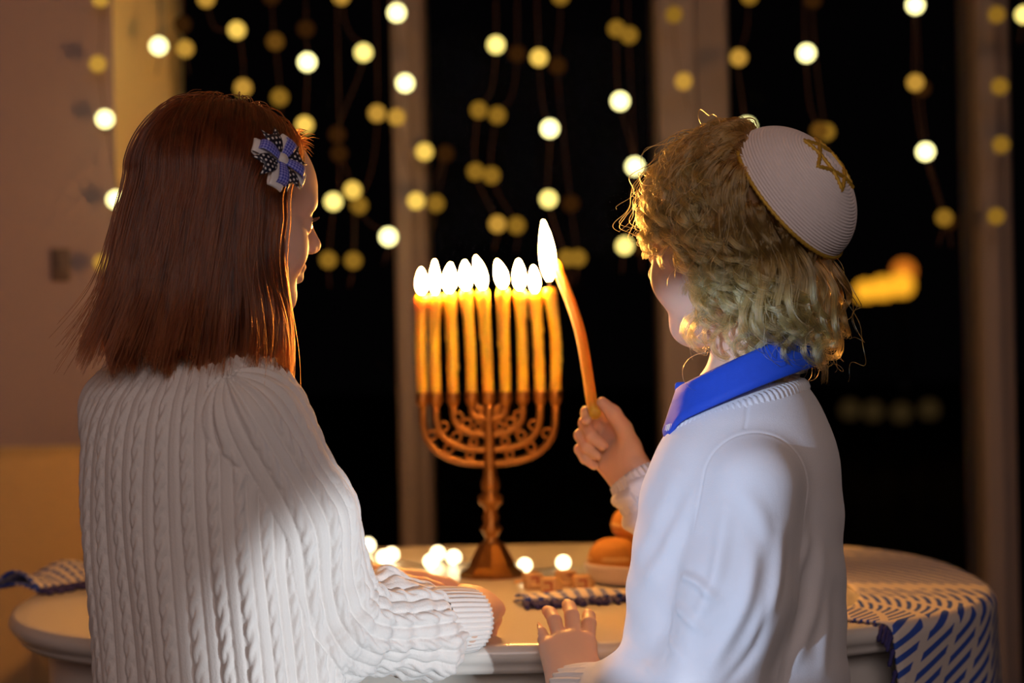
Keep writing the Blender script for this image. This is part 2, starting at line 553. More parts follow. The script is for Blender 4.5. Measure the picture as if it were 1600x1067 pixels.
# scroll work between the arms
for l, sgn, w, zb, hgt in ring_pts:
    for f in (0.30, 0.62, 0.86):
        s_ = f ** 1.15
        cxx = mx0 + sgn * w * f
        czz = zb + hgt * (1 - math.sqrt(max(0, 1 - min(1, s_) ** 2)) ** 0.8) + 11 * MS
        t = np.linspace(0, 2 * math.pi, 15)
        rr = (7.0 if f > 0.5 else 6.0) * MS
        path = np.c_[cxx + rr * np.cos(t), np.full(15, my0), czz + rr * np.sin(t)]
        mk('scroll', tube(path, 2.7 * MS, 6, cap=False), M['bronze'], men)
for i in range(9):
    x = P(CUPX[i], 625, MD)[0]
    zt = mz(612)
    mk('candle_cup', lathe([(4 * MS, mz(640) - zt), (6 * MS, mz(634) - zt), (10 * MS, mz(628) - zt), (11 * MS, mz(622) - zt), (9.5 * MS, mz(617) - zt), (11.5 * MS, 0), (9 * MS, 0.0), (8.6 * MS, -5 * MS)], (x, my0, zt), 14), M['bronze'], men)
tag(men, 'bronze nine-branched menorah with turned stem standing on the white table', 'menorah')

# candles and flames
FLAME = [(0, 2, 40, 11), (0, 52, 52, 9), (3, 2, 44, 12.5), (-1, 2, 44, 12), (-10, 2, 50, 11.5), (-9, 2, 42, 12), (-1, 2, 46, 11.5), (-2, 2, 40, 10)]
ordn = ['leftmost', 'second from the left', 'third from the left', 'fourth from the left', 'middle', 'fourth from the right', 'third from the right', 'second from the right', 'rightmost']


def flame_shape(base, h, w, lean=(0, 0, 0), m=14):
    t = np.linspace(0, 1, 15)
    rad = w * np.sin(np.pi * np.clip(t, 0, 1) ** 0.80) ** 0.62 * (1.06 - 0.22 * t)
    rad[0] = w * 0.30; rad[-1] = w * 0.10
    path = np.asarray(base) + np.c_[np.zeros(15), np.zeros(15), h * t] + np.outer(t ** 1.5, lean)
    return tube(path, rad, m)


def candle(name, base, top, r0, r1, m, seed, drip=True):
    rr = np.random.default_rng(seed)
    n = 26
    bend = rr.normal(0, 0.0016, 3) * np.array([1, 0.5, 0])
    path = catmull([base, np.asarray(base) * 0.5 + np.asarray(top) * 0.5 + bend, top], n)
    s = np.linspace(0, 1, n)
    rad = r0 + (r1 - r0) * np.clip((s - 0.72) / 0.25, 0, 1) ** 1.3 + rr.normal(0, 0.00016, n)
    rad[-1] *= 0.80
    V, F = tube(path, rad, 16)
    # drips
    parts = [(V, F)]
    if drip:
        for k in range(4):
            a = rr.uniform(0, 2 * math.pi)
            l = rr.uniform(0.2, 0.75)
            i0 = n - 2
            i1 = int(max(2, (1 - l) * n))
            pp = path[i1:i0 + 1] + np.array([math.cos(a), math.sin(a), 0]) * (rad[i1:i0 + 1] * 0.92)[:, None]
            rd = np.full(len(pp), 0.0016); rd[0] = 0.0021; rd[1] = 0.0024
            parts.append(tube(pp, rd, 7))
    return merge(*parts)


for i in range(9):
    base = np.array([P(CUPX[i], 616, MD)[0], my0, mz(616)])
    top = P(TOPX[i], TOPY[i] + 4, MD)
    root = empty('candle', base)
    mk('wax_body', candle('wax', base, top, 8.3 * MS, 10.4 * MS, M['wax'], 100 + i), M['wax'], root)
    lx, k, h, w = (FLAME[i] if i < 8 else (0, 2, 10, 5))
    tip = top + np.array([0, 0, 0.006])
    mk('wick', tube([top - np.array([0, 0, 0.002]), tip + np.array([0.001, 0, 0.003])], 0.0011, 6), M['wick'], root)
    if i < 8:
        fw, fh = w * .84 * MS, (h if i != 1 else 52) * MS
        mk('flame', flame_shape(top + np.array([0, 0, 0.001]), fh, fw, (lx * MS, 0, 0)), M['flame'], root)
        lab = 'burning orange candle in the menorah, ' + ordn[i]
    else:
        lab = 'rightmost orange candle in the menorah, just being lit'
    tag(root, lab, 'candle', 'orange candles in the menorah')

# ------------------------------------------------------------------ fairy lights lying on the table
M['tbulb'] = glow('table_bulb_glow', (1.0, 0.80, 0.42), 5.0)
root = empty('string_light', T(817, 890))
tpts = [(571, 884), (575, 848), (600, 866), (612, 862), (673, 872), (684, 860), (709, 866), (820, 878), (880, 874)]
wp = []
for x, y in tpts:
    c = T(x, y + 6, 0.010)
    r = 11.5 * c[1] / FPX
    c[2] = TABLE_Z + r + 0.001
    wp.append(c - np.array([0, 0, r - 0.003]))
    mk('bulb', lathe([(r * math.sin(t), -r * math.cos(t)) for t in th], c, 16), M['tbulb'], root, origin=c)
mk('wire', tube(catmull(wp, 60), 0.0015, 5), M['wire'], root)
tag(root, 'string of bright fairy lights lying on the table around the menorah base', 'fairy lights')
# ------------------------------------------------------------------ implicit modelling toolkit
class Field:
    """signed distance grid: smooth unions of soft shapes, meshed with surface nets"""

    def __init__(self, lo, hi, h):
        self.lo = np.asarray(lo, dtype=np.float32)
        self.h = h
        self.n = np.ceil((np.asarray(hi) - self.lo) / h).astype(int) + 1
        self.F = np.full(self.n, 0.05, dtype=np.float32)

    def sub(self, blo, bhi):
        i0 = np.maximum(0, np.floor((np.asarray(blo) - self.lo) / self.h).astype(int))
        i1 = np.minimum(self.n, np.ceil((np.asarray(bhi) - self.lo) / self.h).astype(int) + 1)
        if np.any(i1 <= i0):
            return None
        ax = [(self.lo[k] + self.h * np.arange(i0[k], i1[k])).astype(np.float32) for k in range(3)]
        return (slice(i0[0], i1[0]), slice(i0[1], i1[1]), slice(i0[2], i1[2])), ax[0][:, None, None], ax[1][None, :, None], ax[2][None, None, :]

    def put(self, sl, d, k, cut=False):
        a = self.F[sl]
        if cut:
            d = -d
            if k > 0:
                hh = np.maximum(k - np.abs(a - d), 0) / k
                self.F[sl] = np.maximum(a, d) + hh * hh * k * 0.25
            else:
                self.F[sl] = np.maximum(a, d)
        elif k > 0:
            hh = np.maximum(k - np.abs(a - d), 0) / k
            self.F[sl] = np.minimum(a, d) - hh * hh * k * 0.25
        else:
            self.F[sl] = np.minimum(a, d)

    def cone(self, a, b, ra, rb, k=0.01, cut=False):
        a = np.asarray(a, dtype=np.float32); b = np.asarray(b, dtype=np.float32)
        m = max(ra, rb) + k + 0.012
        s = self.sub(np.minimum(a, b) - m, np.maximum(a, b) + m)
        if s is None: return
        sl, X, Y, Z = s
        ab = b - a
        L = float(ab @ ab) + 1e-12
        t = np.clip(((X - a[0]) * ab[0] + (Y - a[1]) * ab[1] + (Z - a[2]) * ab[2]) / L, 0, 1)
        d = np.sqrt((X - a[0] - t * ab[0]) ** 2 + (Y - a[1] - t * ab[1]) ** 2 + (Z - a[2] - t * ab[2]) ** 2) - (ra + (rb - ra) * t)
        self.put(sl, d, k, cut)

    def chain(self, pts, rad, k=0.01):
        for i in range(len(pts) - 1):
            self.cone(pts[i], pts[i + 1], rad[i], rad[i + 1], k)

    def ell(self, c, r, R=None, k=0.01, cut=False):
        c = np.asarray(c, dtype=np.float32); r = np.asarray(r, dtype=np.float32)
        R = np.eye(3) if R is None else np.asarray(R)
        m = float(r.max()) + k + 0.012
        s = self.sub(c - m, c + m)
        if s is None: return
        sl, X, Y, Z = s
        x, y, z = X - c[0], Y - c[1], Z - c[2]
        l = [x * R[0, i] + y * R[1, i] + z * R[2, i] for i in range(3)]     # columns of R are the local axes
        k0 = np.sqrt((l[0] / r[0]) ** 2 + (l[1] / r[1]) ** 2 + (l[2] / r[2]) ** 2)
        k1 = np.sqrt((l[0] / r[0] ** 2) ** 2 + (l[1] / r[1] ** 2) ** 2 + (l[2] / r[2] ** 2) ** 2) + 1e-9
        self.put(sl, (k0 * (k0 - 1) / k1).astype(np.float32), k, cut)

    def loft(self, prof, k=0.01):
        """prof rows: z, cx, cy, a (lateral), b (depth), heading"""
        prof = np.asarray(prof, dtype=np.float64)
        z0, z1 = prof[0, 0], prof[-1, 0]
        m = prof[:, 3:5].max() + 0.03
        s = self.sub((prof[:, 1].min() - m, prof[:, 2].min() - m, z0 - 0.03), (prof[:, 1].max() + m, prof[:, 2].max() + m, z1 + 0.03))
        if s is None: return
        sl, X, Y, Z = s
        zz = Z.ravel().astype(np.float64)
        fine = catmull(prof, 200)
        col = [np.interp(np.clip(zz, z0, z1), fine[:, 0], fine[:, c]).astype(np.float32)[None, None, :] for c in range(1, 6)]
        cx, cy, a, b, hd = col
        dx, dy = X - cx, Y - cy
        sh, ch = np.sin(hd), np.cos(hd)
        lx = dx * ch - dy * sh          # to the right of the heading
        ly = dx * sh + dy * ch          # forward
        q = np.sqrt((lx / a) ** 2 + (ly / b) ** 2)
        g = np.sqrt((lx / a ** 2) ** 2 + (ly / b ** 2) ** 2) + 1e-6
        d = q * (q - 1) / g
        d = np.maximum(d, np.maximum(z0 - Z, Z - z1))
        self.put(sl, d.astype(np.float32), k)

    def mesh(self, smooth=3):
        F, h = self.F, self.h
        S = F < 0
        c = np.zeros(np.array(F.shape) - 1, dtype=np.uint8)
        for i in (0, 1):
            for j in (0, 1):
                for k in (0, 1):
                    c += S[i:F.shape[0] - 1 + i, j:F.shape[1] - 1 + j, k:F.shape[2] - 1 + k]
        act = np.argwhere((c > 0) & (c < 8))
        idx = np.full(c.shape, -1, dtype=np.int32)
        idx[act[:, 0], act[:, 1], act[:, 2]] = np.arange(len(act))
        acc = np.zeros((len(act), 3)); cnt = np.zeros(len(act))
        corners = [(i, j, k) for i in (0, 1) for j in (0, 1) for k in (0, 1)]
        for ca in corners:
            for axn in range(3):
                if ca[axn]: continue
                cb = list(ca); cb[axn] = 1
                fa = F[act[:, 0] + ca[0], act[:, 1] + ca[1], act[:, 2] + ca[2]]
                fb = F[act[:, 0] + cb[0], act[:, 1] + cb[1], act[:, 2] + cb[2]]
                w = (fa < 0) != (fb < 0)
                t = np.where(w, fa / (fa - fb + 1e-20), 0)
                p = np.tile(np.asarray(ca, dtype=np.float64), (len(act), 1))
                p[:, axn] += t
                acc[w] += p[w]; cnt[w] += 1
        V = self.lo + h * (act + acc / cnt[:, None])
        quads = []
        for axn in range(3):
            o = [1 if q != axn else 0 for q in range(3)]
            sa = tuple(slice(o[q], F.shape[q] - (1)) for q in range(3))
            sb = tuple(slice(o[q] + (1 if q == axn else 0), F.shape[q] - 1 + (1 if q == axn else 0)) for q in range(3))
            A, B = S[sa], S[sb]
            e = np.argwhere(A != B) + np.array(o)
            if len(e) == 0: continue
            flip = S[e[:, 0], e[:, 1], e[:, 2]]
            u, v = [q for q in range(3) if q != axn]
            du = np.zeros(3, int); du[u] = 1
            dv = np.zeros(3, int); dv[v] = 1
            g = lambda p: idx[p[:, 0], p[:, 1], p[:, 2]]
            q4 = np.stack([g(e - du - dv), g(e - dv), g(e), g(e - du)], 1)
            if axn == 1: q4 = q4[:, ::-1]
            q4[~flip] = q4[~flip][:, ::-1]
            quads.append(q4)
        Q = np.vstack(quads)
        Q = Q[(Q >= 0).all(1)]
        return relax(V, Q, smooth), Q


def edges_of(Q):
    E = np.vstack([np.sort(Q[:, [i, (i + 1) % Q.shape[1]]], 1) for i in range(Q.shape[1])])
    key = E[:, 0].astype(np.int64) * (Q.max() + 1) + E[:, 1]
    _, i = np.unique(key, return_index=True)
    return E[i]


def relax(V, Q, it, lam=0.5, mu=-0.52):
    E = edges_of(Q)
    n = len(V)
    deg = np.bincount(E.ravel(), minlength=n).astype(float)[:, None]
    V = V.copy()
    for _ in range(it):
        for f in (lam, mu):
            S = np.stack([np.bincount(E[:, 0], V[E[:, 1], c], n) + np.bincount(E[:, 1], V[E[:, 0], c], n) for c in range(3)], 1)
            V += f * (S / np.maximum(deg, 1) - V)
    return V


def subdivide(V, Q, smooth=1):
    E = edges_of(Q)
    n = len(V)
    key = E[:, 0].astype(np.int64) * n + E[:, 1]
    so = np.argsort(key); ks = key[so]
    def eid(a, b):
        k = np.minimum(a, b).astype(np.int64) * n + np.maximum(a, b)
        return so[np.searchsorted(ks, k)] + n
    mid = (V[E[:, 0]] + V[E[:, 1]]) / 2
    cen = V[Q].mean(1)
    c = np.arange(len(Q)) + n + len(E)
    e = [eid(Q[:, i], Q[:, (i + 1) % 4]) for i in range(4)]
    NQ = np.vstack([np.stack([Q[:, i], e[i], c, e[(i + 3) % 4]], 1) for i in range(4)])
    NV = np.vstack([V, mid, cen])
    return relax(NV, NQ, smooth), NQ


def vnormals(V, Q):
    a, b, c, d = (V[Q[:, i]] for i in range(4))
    fn = np.cross(c - a, d - b)
    N = np.stack([sum(np.bincount(Q[:, i], fn[:, k], len(V)) for i in range(4)) for k in range(3)], 1)
    return N / (np.linalg.norm(N, axis=1)[:, None] + 1e-12)


def axis_coords(V, path, ref=(0, 0, 1.0), n=60):
    """nearest point on a smooth axis: distance, length along it, angle about it"""
    path = catmull(path, n)
    seg = np.diff(path, axis=0)
    L = np.linalg.norm(seg, axis=1)
    cum = np.r_[0, np.cumsum(L)]
    best = np.full(len(V), 1e9); vv = np.zeros(len(V)); ang = np.zeros(len(V))
    tan = seg / L[:, None]
    r0 = nrm(np.asarray(ref) - tan[0] * (np.asarray(ref) @ tan[0]))
    for i in range(len(seg)):
        t = np.clip(((V - path[i]) @ seg[i]) / L[i] ** 2, 0, 1)
        q = V - path[i] - t[:, None] * seg[i]
        d = np.linalg.norm(q, axis=1)
        r0 = nrm(r0 - tan[i] * (r0 @ tan[i]))
        s0 = np.cross(tan[i], r0)
        w = d < best
        best[w] = d[w]
        vv[w] = (cum[i] + t * L[i])[w]
        ang[w] = np.arctan2(q @ s0, q @ r0)[w]
    return best, vv, ang, cum[-1]


def frame(heading, pitch=0.0, roll=0.0):
    """columns: right, forward, up for a heading measured from +y towards +x"""
    f = np.array([math.sin(heading), math.cos(heading), 0])
    r = np.array([math.cos(heading), -math.sin(heading), 0])
    u = np.array([0, 0, 1.0])
    R = np.stack([r, f, u], 1)
    px = np.array([[1, 0, 0], [0, math.cos(pitch), -math.sin(pitch)], [0, math.sin(pitch), math.cos(pitch)]])
    ry = np.array([[math.cos(roll), 0, math.sin(roll)], [0, 1, 0], [-math.sin(roll), 0, math.cos(roll)]])
    return R @ px @ ry


def sculpt_head(fd, o, R, s=1.0):
    W = lambda x, y, z: np.asarray(o) + R @ (np.array([x, y, z]) * s)
    E = lambda c, r, k=0.01, cut=False: fd.ell(W(*c), np.array(r) * s, R, k * s, cut)
    C = lambda a, b, ra, rb, k=0.01, cut=False: fd.cone(W(*a), W(*b), ra * s, rb * s, k * s, cut)
    E((0, -.005, .026), (.071, .081, .074))
    E((0, .027, .022), (.063, .066, .060), .02)
    E((0, .028, -.030), (.055, .052, .066), .02)
    E((0, .034, -.064), (.040, .042, .030), .02)
    C((-.036, .012, -.070), (0, .058, -.082), .016, .016, .02)
    C((.036, .012, -.070), (0, .058, -.082), .016, .016, .02)
    E((0, .066, -.083), (.016, .015, .013), .012)
    for q in (-1, 1):
        E((q * .034, .050, -.036), (.026, .028, .028), .016)
        E((q * .027, .070, .010), (.020, .012, .010), .014)
        E((q * .030, .091, -.009), (.0155, .013, .011), .012, True)
        E((q * .030, .0695, -.009), (.0145, .0145, .0130), .003)
        E((q * .030, .086, -.010), (.0115, .012, .0055), .002, True)
        # ears
        E((q * .071, -.010, -.004), (.010, .017, .027), .004)
        E((q * .079, -.006, .000), (.006, .010, .016), .003, True)
        C((q * .076, -.014, .016), (q * .078, -.020, -.004), .0035, .0035, .003)
    C((0, .081, .000), (0, .0970, -.025), .0070, .0090, .012)
    for q in (-1, 1):
        E((q * .0085, .0895, -.030), (.0075, .0085, .0065), .006)
    E((0, .089, -.0375), (.010, .006, .003), .004, True)
    C((-.016, .074, -.0505), (0, .0865, -.0485), .0036, .0052, .004)
    C((.016, .074, -.0505), (0, .0865, -.0485), .0036, .0052, .004)
    C((-.013, .075, -.0570), (0, .0845, -.0590), .0038, .0056, .004)
    C((.013, .075, -.0570), (0, .0845, -.0590), .0038, .0056, .004)
    C((-.017, .078, -.0535), (.017, .078, -.0535), .0012, .0012, .002, True)
    return W


def sculpt_hand(fd, wrist, y, t, side, curls, s=1.0, spread=0.08, thumb=(0.7, 0.5, 0.3), thumb_curl=0.5):
    """y: wrist to knuckles, t: towards the thumb; side +1 right, -1 left; curls: four (a, b, c) bends in radians"""
    y = nrm(y); t = nrm(np.asarray(t) - y * (np.asarray(t) @ y))
    z = np.cross(y, t) * side                       # back of the hand
    W = lambda a, b, c: np.asarray(wrist) + s * (a * t + b * y + c * z)
    base = [(.022, .066, .002), (.0075, .070, .004), (-.0075, .067, .003), (-.021, .060, .000)]
    lens = [(.030, .019, .016), (.033, .021, .017), (.030, .019, .016), (.023, .015, .014)]
    rads = [.0075, .0077, .0073, .0064]
    fd.cone(W(0, -.03, 0), W(0, 0.004, 0), .021 * s, .019 * s, .01)
    for (bx, by, bz), r in zip(base, rads):
        fd.cone(W(bx * 0.55, .004, 0), W(bx, by, bz), .0145 * s, .0098 * s, .012)
    fd.cone(W(.012, .02, -.004), W(.024, .030, -.006), .015 * s, .013 * s, .012)
    tips = []
    for i, ((bx, by, bz), ln, r, cu) in enumerate(zip(base, lens, rads, curls)):
        p = W(bx, by, bz)
        sp = (1.5 - i) * spread
        d0 = nrm(y * math.cos(sp) + t * math.sin(sp))
        ang = 0
        chainp = [p]
        for l, c in zip(ln, cu):
            ang += c
            p = p + s * l * (d0 * math.cos(ang) - z * math.sin(ang))
            chainp.append(p)
        rr = [r * s * 1.08, r * s * 1.03, r * s * .95, r * s * .80]
        for q in range(3):
            fd.cone(chainp[q], chainp[q + 1], rr[q], rr[q + 1], .0022)
        tips.append(chainp)
    d = nrm(thumb[0] * t + thumb[1] * y - thumb[2] * z)
    p = W(.024, .026, -.006)
    ch = [p]
    for l, c in ((.026, 0), (.022, thumb_curl), (.018, thumb_curl)):
        d = nrm(d + c * nrm(y * 0.6 - t * 0.5 - z * 0.25))
        p = p + s * l * d
        ch.append(p)
    rr = [.0125 * s, .0095 * s, .0088 * s, .0070 * s]
    for q in range(3):
        fd.cone(ch[q], ch[q + 1], rr[q], rr[q + 1], .004)
    tips.append(ch)
    return tips, (t, y, z)


def hair_strands(name, guides, radius, m, parent, tip=0.25):
    """guides: array (n, k, 3) in world space -> one hair curves object"""
    G = np.asarray(guides, dtype=np.float32)
    n, k, _ = G.shape
    base = np.zeros(3)
    q = parent
    while q is not None:
        base = base + np.array(q.location); q = q.parent
    cu = bpy.data.hair_curves.new(name)
    cu.add_curves([k] * n)
    cu.points.foreach_set('position', (G - base.astype(np.float32)).ravel())
    at = cu.attributes.get('radius') or cu.attributes.new('radius', 'FLOAT', 'POINT')
    prof = np.linspace(0, 1, k)
    rad = radius * np.where(prof < 0.7, 1.0, 1.0 - (1 - tip) * (prof - 0.7) / 0.3)
    at.data.foreach_set('value', np.tile(rad.astype(np.float32), n))
    cu.materials.append(m)
    o = bpy.data.objects.new(name, cu)
    return link(o, parent)


def hair_mat(name, root, tip, rough=0.35, var=0.35, streak=0.08):
    """glossy fibre: principled hair shader by direct colour, varied from strand to strand"""
    m = bpy.data.materials.new(name)
    m.use_nodes = True
    nt = m.node_tree
    nt.nodes.clear()
    out = nt.nodes.new('ShaderNodeOutputMaterial')
    hb = nt.nodes.new('ShaderNodeBsdfHairPrincipled')
    hb.parametrization = 'COLOR'
    hb.inputs['Roughness'].default_value = rough
    hb.inputs['Radial Roughness'].default_value = 0.5
    hi = nt.nodes.new('ShaderNodeHairInfo')
    mx = nt.nodes.new('ShaderNodeMix'); mx.data_type = 'RGBA'
    mx.inputs[6].default_value = (*root, 1); mx.inputs[7].default_value = (*tip, 1)
    nt.links.new(hi.outputs['Intercept'], mx.inputs[0])
    hs = nt.nodes.new('ShaderNodeHueSaturation')
    mr = nt.nodes.new('ShaderNodeMapRange')
    mr.inputs[3].default_value = 1 - var; mr.inputs[4].default_value = 1 + var
    tc = nt.nodes.new('ShaderNodeTexCoord')
    mp = nt.nodes.new('ShaderNodeMapping')
    mp.inputs['Scale'].default_value = (1, 1, streak)
    nz = nt.nodes.new('ShaderNodeTexNoise')
    nz.inputs['Scale'].default_value = 110.0
    nz.inputs['Detail'].default_value = 2
    nt.links.new(tc.outputs['Object'], mp.inputs[0])
    nt.links.new(mp.outputs[0], nz.inputs['Vector'])
    m2 = nt.nodes.new('ShaderNodeMath'); m2.operation = 'MULTIPLY_ADD'
    m2.inputs[1].default_value = 1.6; m2.inputs[2].default_value = -0.55
    nt.links.new(nz.outputs['Fac'], m2.inputs[0])
    m3 = nt.nodes.new('ShaderNodeMath'); m3.operation = 'MULTIPLY_ADD'
    m3.inputs[1].default_value = 0.5
    nt.links.new(hi.outputs['Random'], m3.inputs[0])
    nt.links.new(m2.outputs[0], m3.inputs[2])
    nt.links.new(m3.outputs[0], mr.inputs[0])
    nt.links.new(mr.outputs[0], hs.inputs['Value'])
    nt.links.new(mx.outputs[2], hs.inputs['Color'])
    nt.links.new(hs.outputs[0], hb.inputs['Color'])
    nt.links.new(hb.outputs[0], out.inputs[0])
    return m


def knit_mat(name, color, scale=900.0, bump=0.35, sheen=0.3):
    """fine stitch relief on cloth"""
    m = mat(name, color, 0.9, var=0.05, vscale=14, sheen=sheen, spec=0.2)
    nt = m.node_tree
    b = nt.nodes['Principled BSDF']
    tc = nt.nodes.new('ShaderNodeTexCoord')
    nz = nt.nodes.new('ShaderNodeTexVoronoi')
    nz.inputs['Scale'].default_value = scale
    mp = nt.nodes.new('ShaderNodeMapping')
    mp.inputs['Scale'].default_value = (1, 1, 0.55)
    nt.links.new(tc.outputs['Object'], mp.inputs[0])
    nt.links.new(mp.outputs[0], nz.inputs['Vector'])
    bp = nt.nodes.new('ShaderNodeBump')
    bp.inputs['Strength'].default_value = bump
    bp.inputs['Distance'].default_value = 0.0006
    nt.links.new(nz.outputs['Distance'], bp.inputs['Height'])
    nt.links.new(bp.outputs['Normal'], b.inputs['Normal'])
    return m


M['skin'] = mat('skin', (0.78, 0.50, 0.37), 0.5, sss=0.25, sss_rad=(1.0, 0.35, 0.2), sss_scale=0.006, var=0.06, vscale=40, spec=0.35)
M['eye'] = mat('eye_white', (0.78, 0.74, 0.70), 0.15, var=0.03, vscale=60)
M['iris'] = mat('iris_brown', (0.10, 0.05, 0.03), 0.1, var=0.2, vscale=300)
M['lash'] = mat('lash', (0.07, 0.03, 0.02), 0.6, var=0.1, vscale=100)


def eyes(parent, W, R, s=1.0):
    for q in (-1, 1):
        c = W(q * .030, .0695, -.009)
        e = mk('eye', lathe([(0.0125 * s * math.sin(t), -0.0125 * s * math.cos(t)) for t in np.linspace(0, math.pi, 11)], c, 18, axis=R[:, 1]), M['eye'], parent)
        mk('iris', lathe([(0.0058 * s, 0.0112 * s), (0.0045 * s, 0.0124 * s), (0.0, 0.0130 * s)], c, 16, axis=R[:, 1], cap=False), M['iris'], e)
        G = []
        for i in range(22):
            u = -1 + 2 * i / 21
            a = W(q * .030 + u * .0115, .0825 - abs(u) * .006, -.0035 - .003 * u * u)
            G.append(catmull([a, a + R @ np.array([u * .002, .004, .0005]) * s, a + R @ np.array([u * .004, .0075, .0038]) * s], 5))
        hair_strands('eyelashes', np.array(G), 0.00035, M['lash'], e)
        G = []
        for i in range(60):
            u = random.uniform(-1, 1)
            a = W(q * (.028 + u * .016), .0845 - .010 * (u * .5 + .5) ** 2, .0105 + random.uniform(-.0016, .0016) - .002 * u * u)
            G.append(catmull([a, a + R @ np.array([q * .003, .0008, .0012]) * s, a + R @ np.array([q * .006, -.0006, .0010]) * s], 4))
        hair_strands('eyebrow', np.array(G), 0.0003, M['lash'], parent)
# ------------------------------------------------------------------ girl in the cable-knit sweater
GY = 1.935
girl = empty('person', (-0.29, GY, 0))
tag(girl, 'girl with straight auburn hair and white cable-knit sweater, seen from behind', 'person')
gh = math.radians(45)
g_torso = [(.56, -.29, GY, .150, .108, gh), (.70, -.29, GY, .146, .104, gh), (.85, -.303, GY, .146, .100, gh), (.93, -.305, GY, .142, .096, gh),
           (.975, -.306, GY, .130, .084, gh), (1.005, -.304, GY + .003, .106, .066, gh), (1.022, -.300, GY + .008, .076, .056, gh), (1.034, -.298, GY + .01, .056, .050, gh)]
gRsh = np.array([-.243, GY - .080, .958]); gRel = np.array([-.176, GY - .035, .762]); gRwr = np.array([-.052, 2.050, .744])
gLsh = np.array([-.385, GY + .075, .965]); gLel = np.array([-.352, 2.10, .775]); gLwr = np.array([-.168, 2.185, .770])
g_head_o = np.array([-.280, 1.945, 1.167])
g_head_R = frame(math.radians(62), math.radians(-7), 0)

fd = Field((-.47, 1.77, .60), (.04, 2.30, 1.275), 0.0021)
fd.loft([(r[0], r[1], r[2], r[3] - .012, r[4] - .012, r[5]) for r in g_torso if r[0] > .6], .01)
fd.chain([gRsh, gRel, gRwr], [.034, .028, .020], .012)
fd.chain([gLsh, gLel, gLwr], [.034, .028, .020], .012)
fd.cone((-.300, GY + .005, 1.00), g_head_o + g_head_R @ np.array([0, -.022, -.055]), .042, .040, .03)
gW = sculpt_head(fd, g_head_o, g_head_R)
y = nrm(P(756, 932, 2.125) - gRwr)
sculpt_hand(fd, gRwr, y, (-.75, .35, .35), +1, [(.75, .9, .5), (.8, .9, .5), (.85, .9, .5), (.9, .9, .5)], 0.95, 0.05, thumb=(.9, .45, .15), thumb_curl=.25)
sculpt_hand(fd, gLwr, nrm((.95, .08, -.10)), (.1, -.85, .35), -1, [(.15, .30, .2), (.15, .3, .2), (.2, .3, .2), (.25, .3, .2)], 0.95, 0.05, thumb=(.5, .8, .1), thumb_curl=.2)
V, Q = fd.mesh(3)
g_body = mk('body', (V, Q), M['skin'], girl)
del fd
eyes(girl, gW, g_head_R)

# sweater
M['cable'] = knit_mat('cable_knit_wool', (0.80, 0.76, 0.72), 700, 0.4)
fd = Field((-.48, 1.75, .55), (.02, 2.30, 1.06), 0.0030)
fd.loft(g_torso, .01)
fd.chain([gRsh, (gRsh + gRel) / 2 + np.array([.010, -.006, .01]), gRel, (gRel + gRwr) / 2 + np.array([0, 0, -.004]), gRwr - .062 * nrm(gRwr - gRel)], [.045, .046, .048, .042, .033], .020)
fd.ell(P(676, 1012, 1.985), (.032, .030, .030), None, .02)              # baggy end of the sleeve
fd.ell(P(604, 908, 1.955), (.016, .015, .014), None, .015)              # bunched fold at the elbow crook
fd.ell(P(650, 945, 1.985), (.020, .020, .014), None, .015)
fd.chain([gLsh, gLel, gLwr - .02 * nrm(gLwr - gLel)], [.052, .048, .034], .020)
V, Q = fd.mesh(4)
V, Q = subdivide(V, Q, 1)
N = vnormals(V, Q)
# soft folds on the body and the forearm
dR, vR, aR, LR = axis_coords(V, [gRsh, (gRsh + gRel) / 2 + np.array([.010, -.006, .01]), gRel, gRwr], (1, 0, 0))
dL, vL, aL, LL = axis_coords(V, [gLsh, gLel, gLwr], (1, 0, 0))
prof = catmull(np.array(g_torso), 200)
cz = [np.interp(V[:, 2], prof[:, 0], prof[:, c]) for c in range(1, 5)]
lx = (V[:, 0] - cz[0]) * math.cos(gh) - (V[:, 1] - cz[1]) * math.sin(gh)
ly = (V[:, 0] - cz[0]) * math.sin(gh) + (V[:, 1] - cz[1]) * math.cos(gh)
qq = np.sqrt((lx / cz[2]) ** 2 + (ly / cz[3]) ** 2)
dT = (qq - 1) * cz[3]
sR = dR - .048; sL = dL - .046
sleeve = (np.minimum(sR, sL) < dT + 0.005)
right = sR < sL


def cable(u, v, P_=.0265, Q_=.0205, amp=1.0):
    w = (u + P_ * 50) % P_ - P_ / 2
    ph = 2 * math.pi * v / Q_
    r = .0036
    out = np.zeros(len(u))
    for o in (0, math.pi):
        c = .0027 * np.sin(ph / 2 + o)
        zc = .0010 * np.cos(ph / 2 + o)
        hgt = np.sqrt(np.maximum(0, r * r - (w - c) ** 2)) - .0012 + zc
        out = np.maximum(out, np.where(np.abs(w - c) < r, hgt, 0))
    aw = np.abs(w)
    out = np.where(aw < .0072, out, 0)
    groove = -.0016 * np.exp(-((aw - .0072) / .0011) ** 2)
    plain = .0007 * np.exp(-((aw - .0118) / .0022) ** 2)
    return amp * (out * 0.85 + groove + plain)


th_ = np.arctan2(ly / cz[3], lx / cz[2])
uT = th_ * .0265 * 30 / (2 * math.pi)
hT = cable(uT, V[:, 2], amp=1.25)
hR = cable(aR * .0265 * 11 / (2 * math.pi), vR, amp=1.25)
hL = cable(aL * .0265 * 11 / (2 * math.pi), vL, amp=1.0)
disp = np.where(sleeve, np.where(right, hR, hL), hT)
# seam around the armhole
seam = np.abs(np.minimum(sR, sL) - (dT + 0.005))
disp *= np.clip(seam / .0016, 0.2, 1)
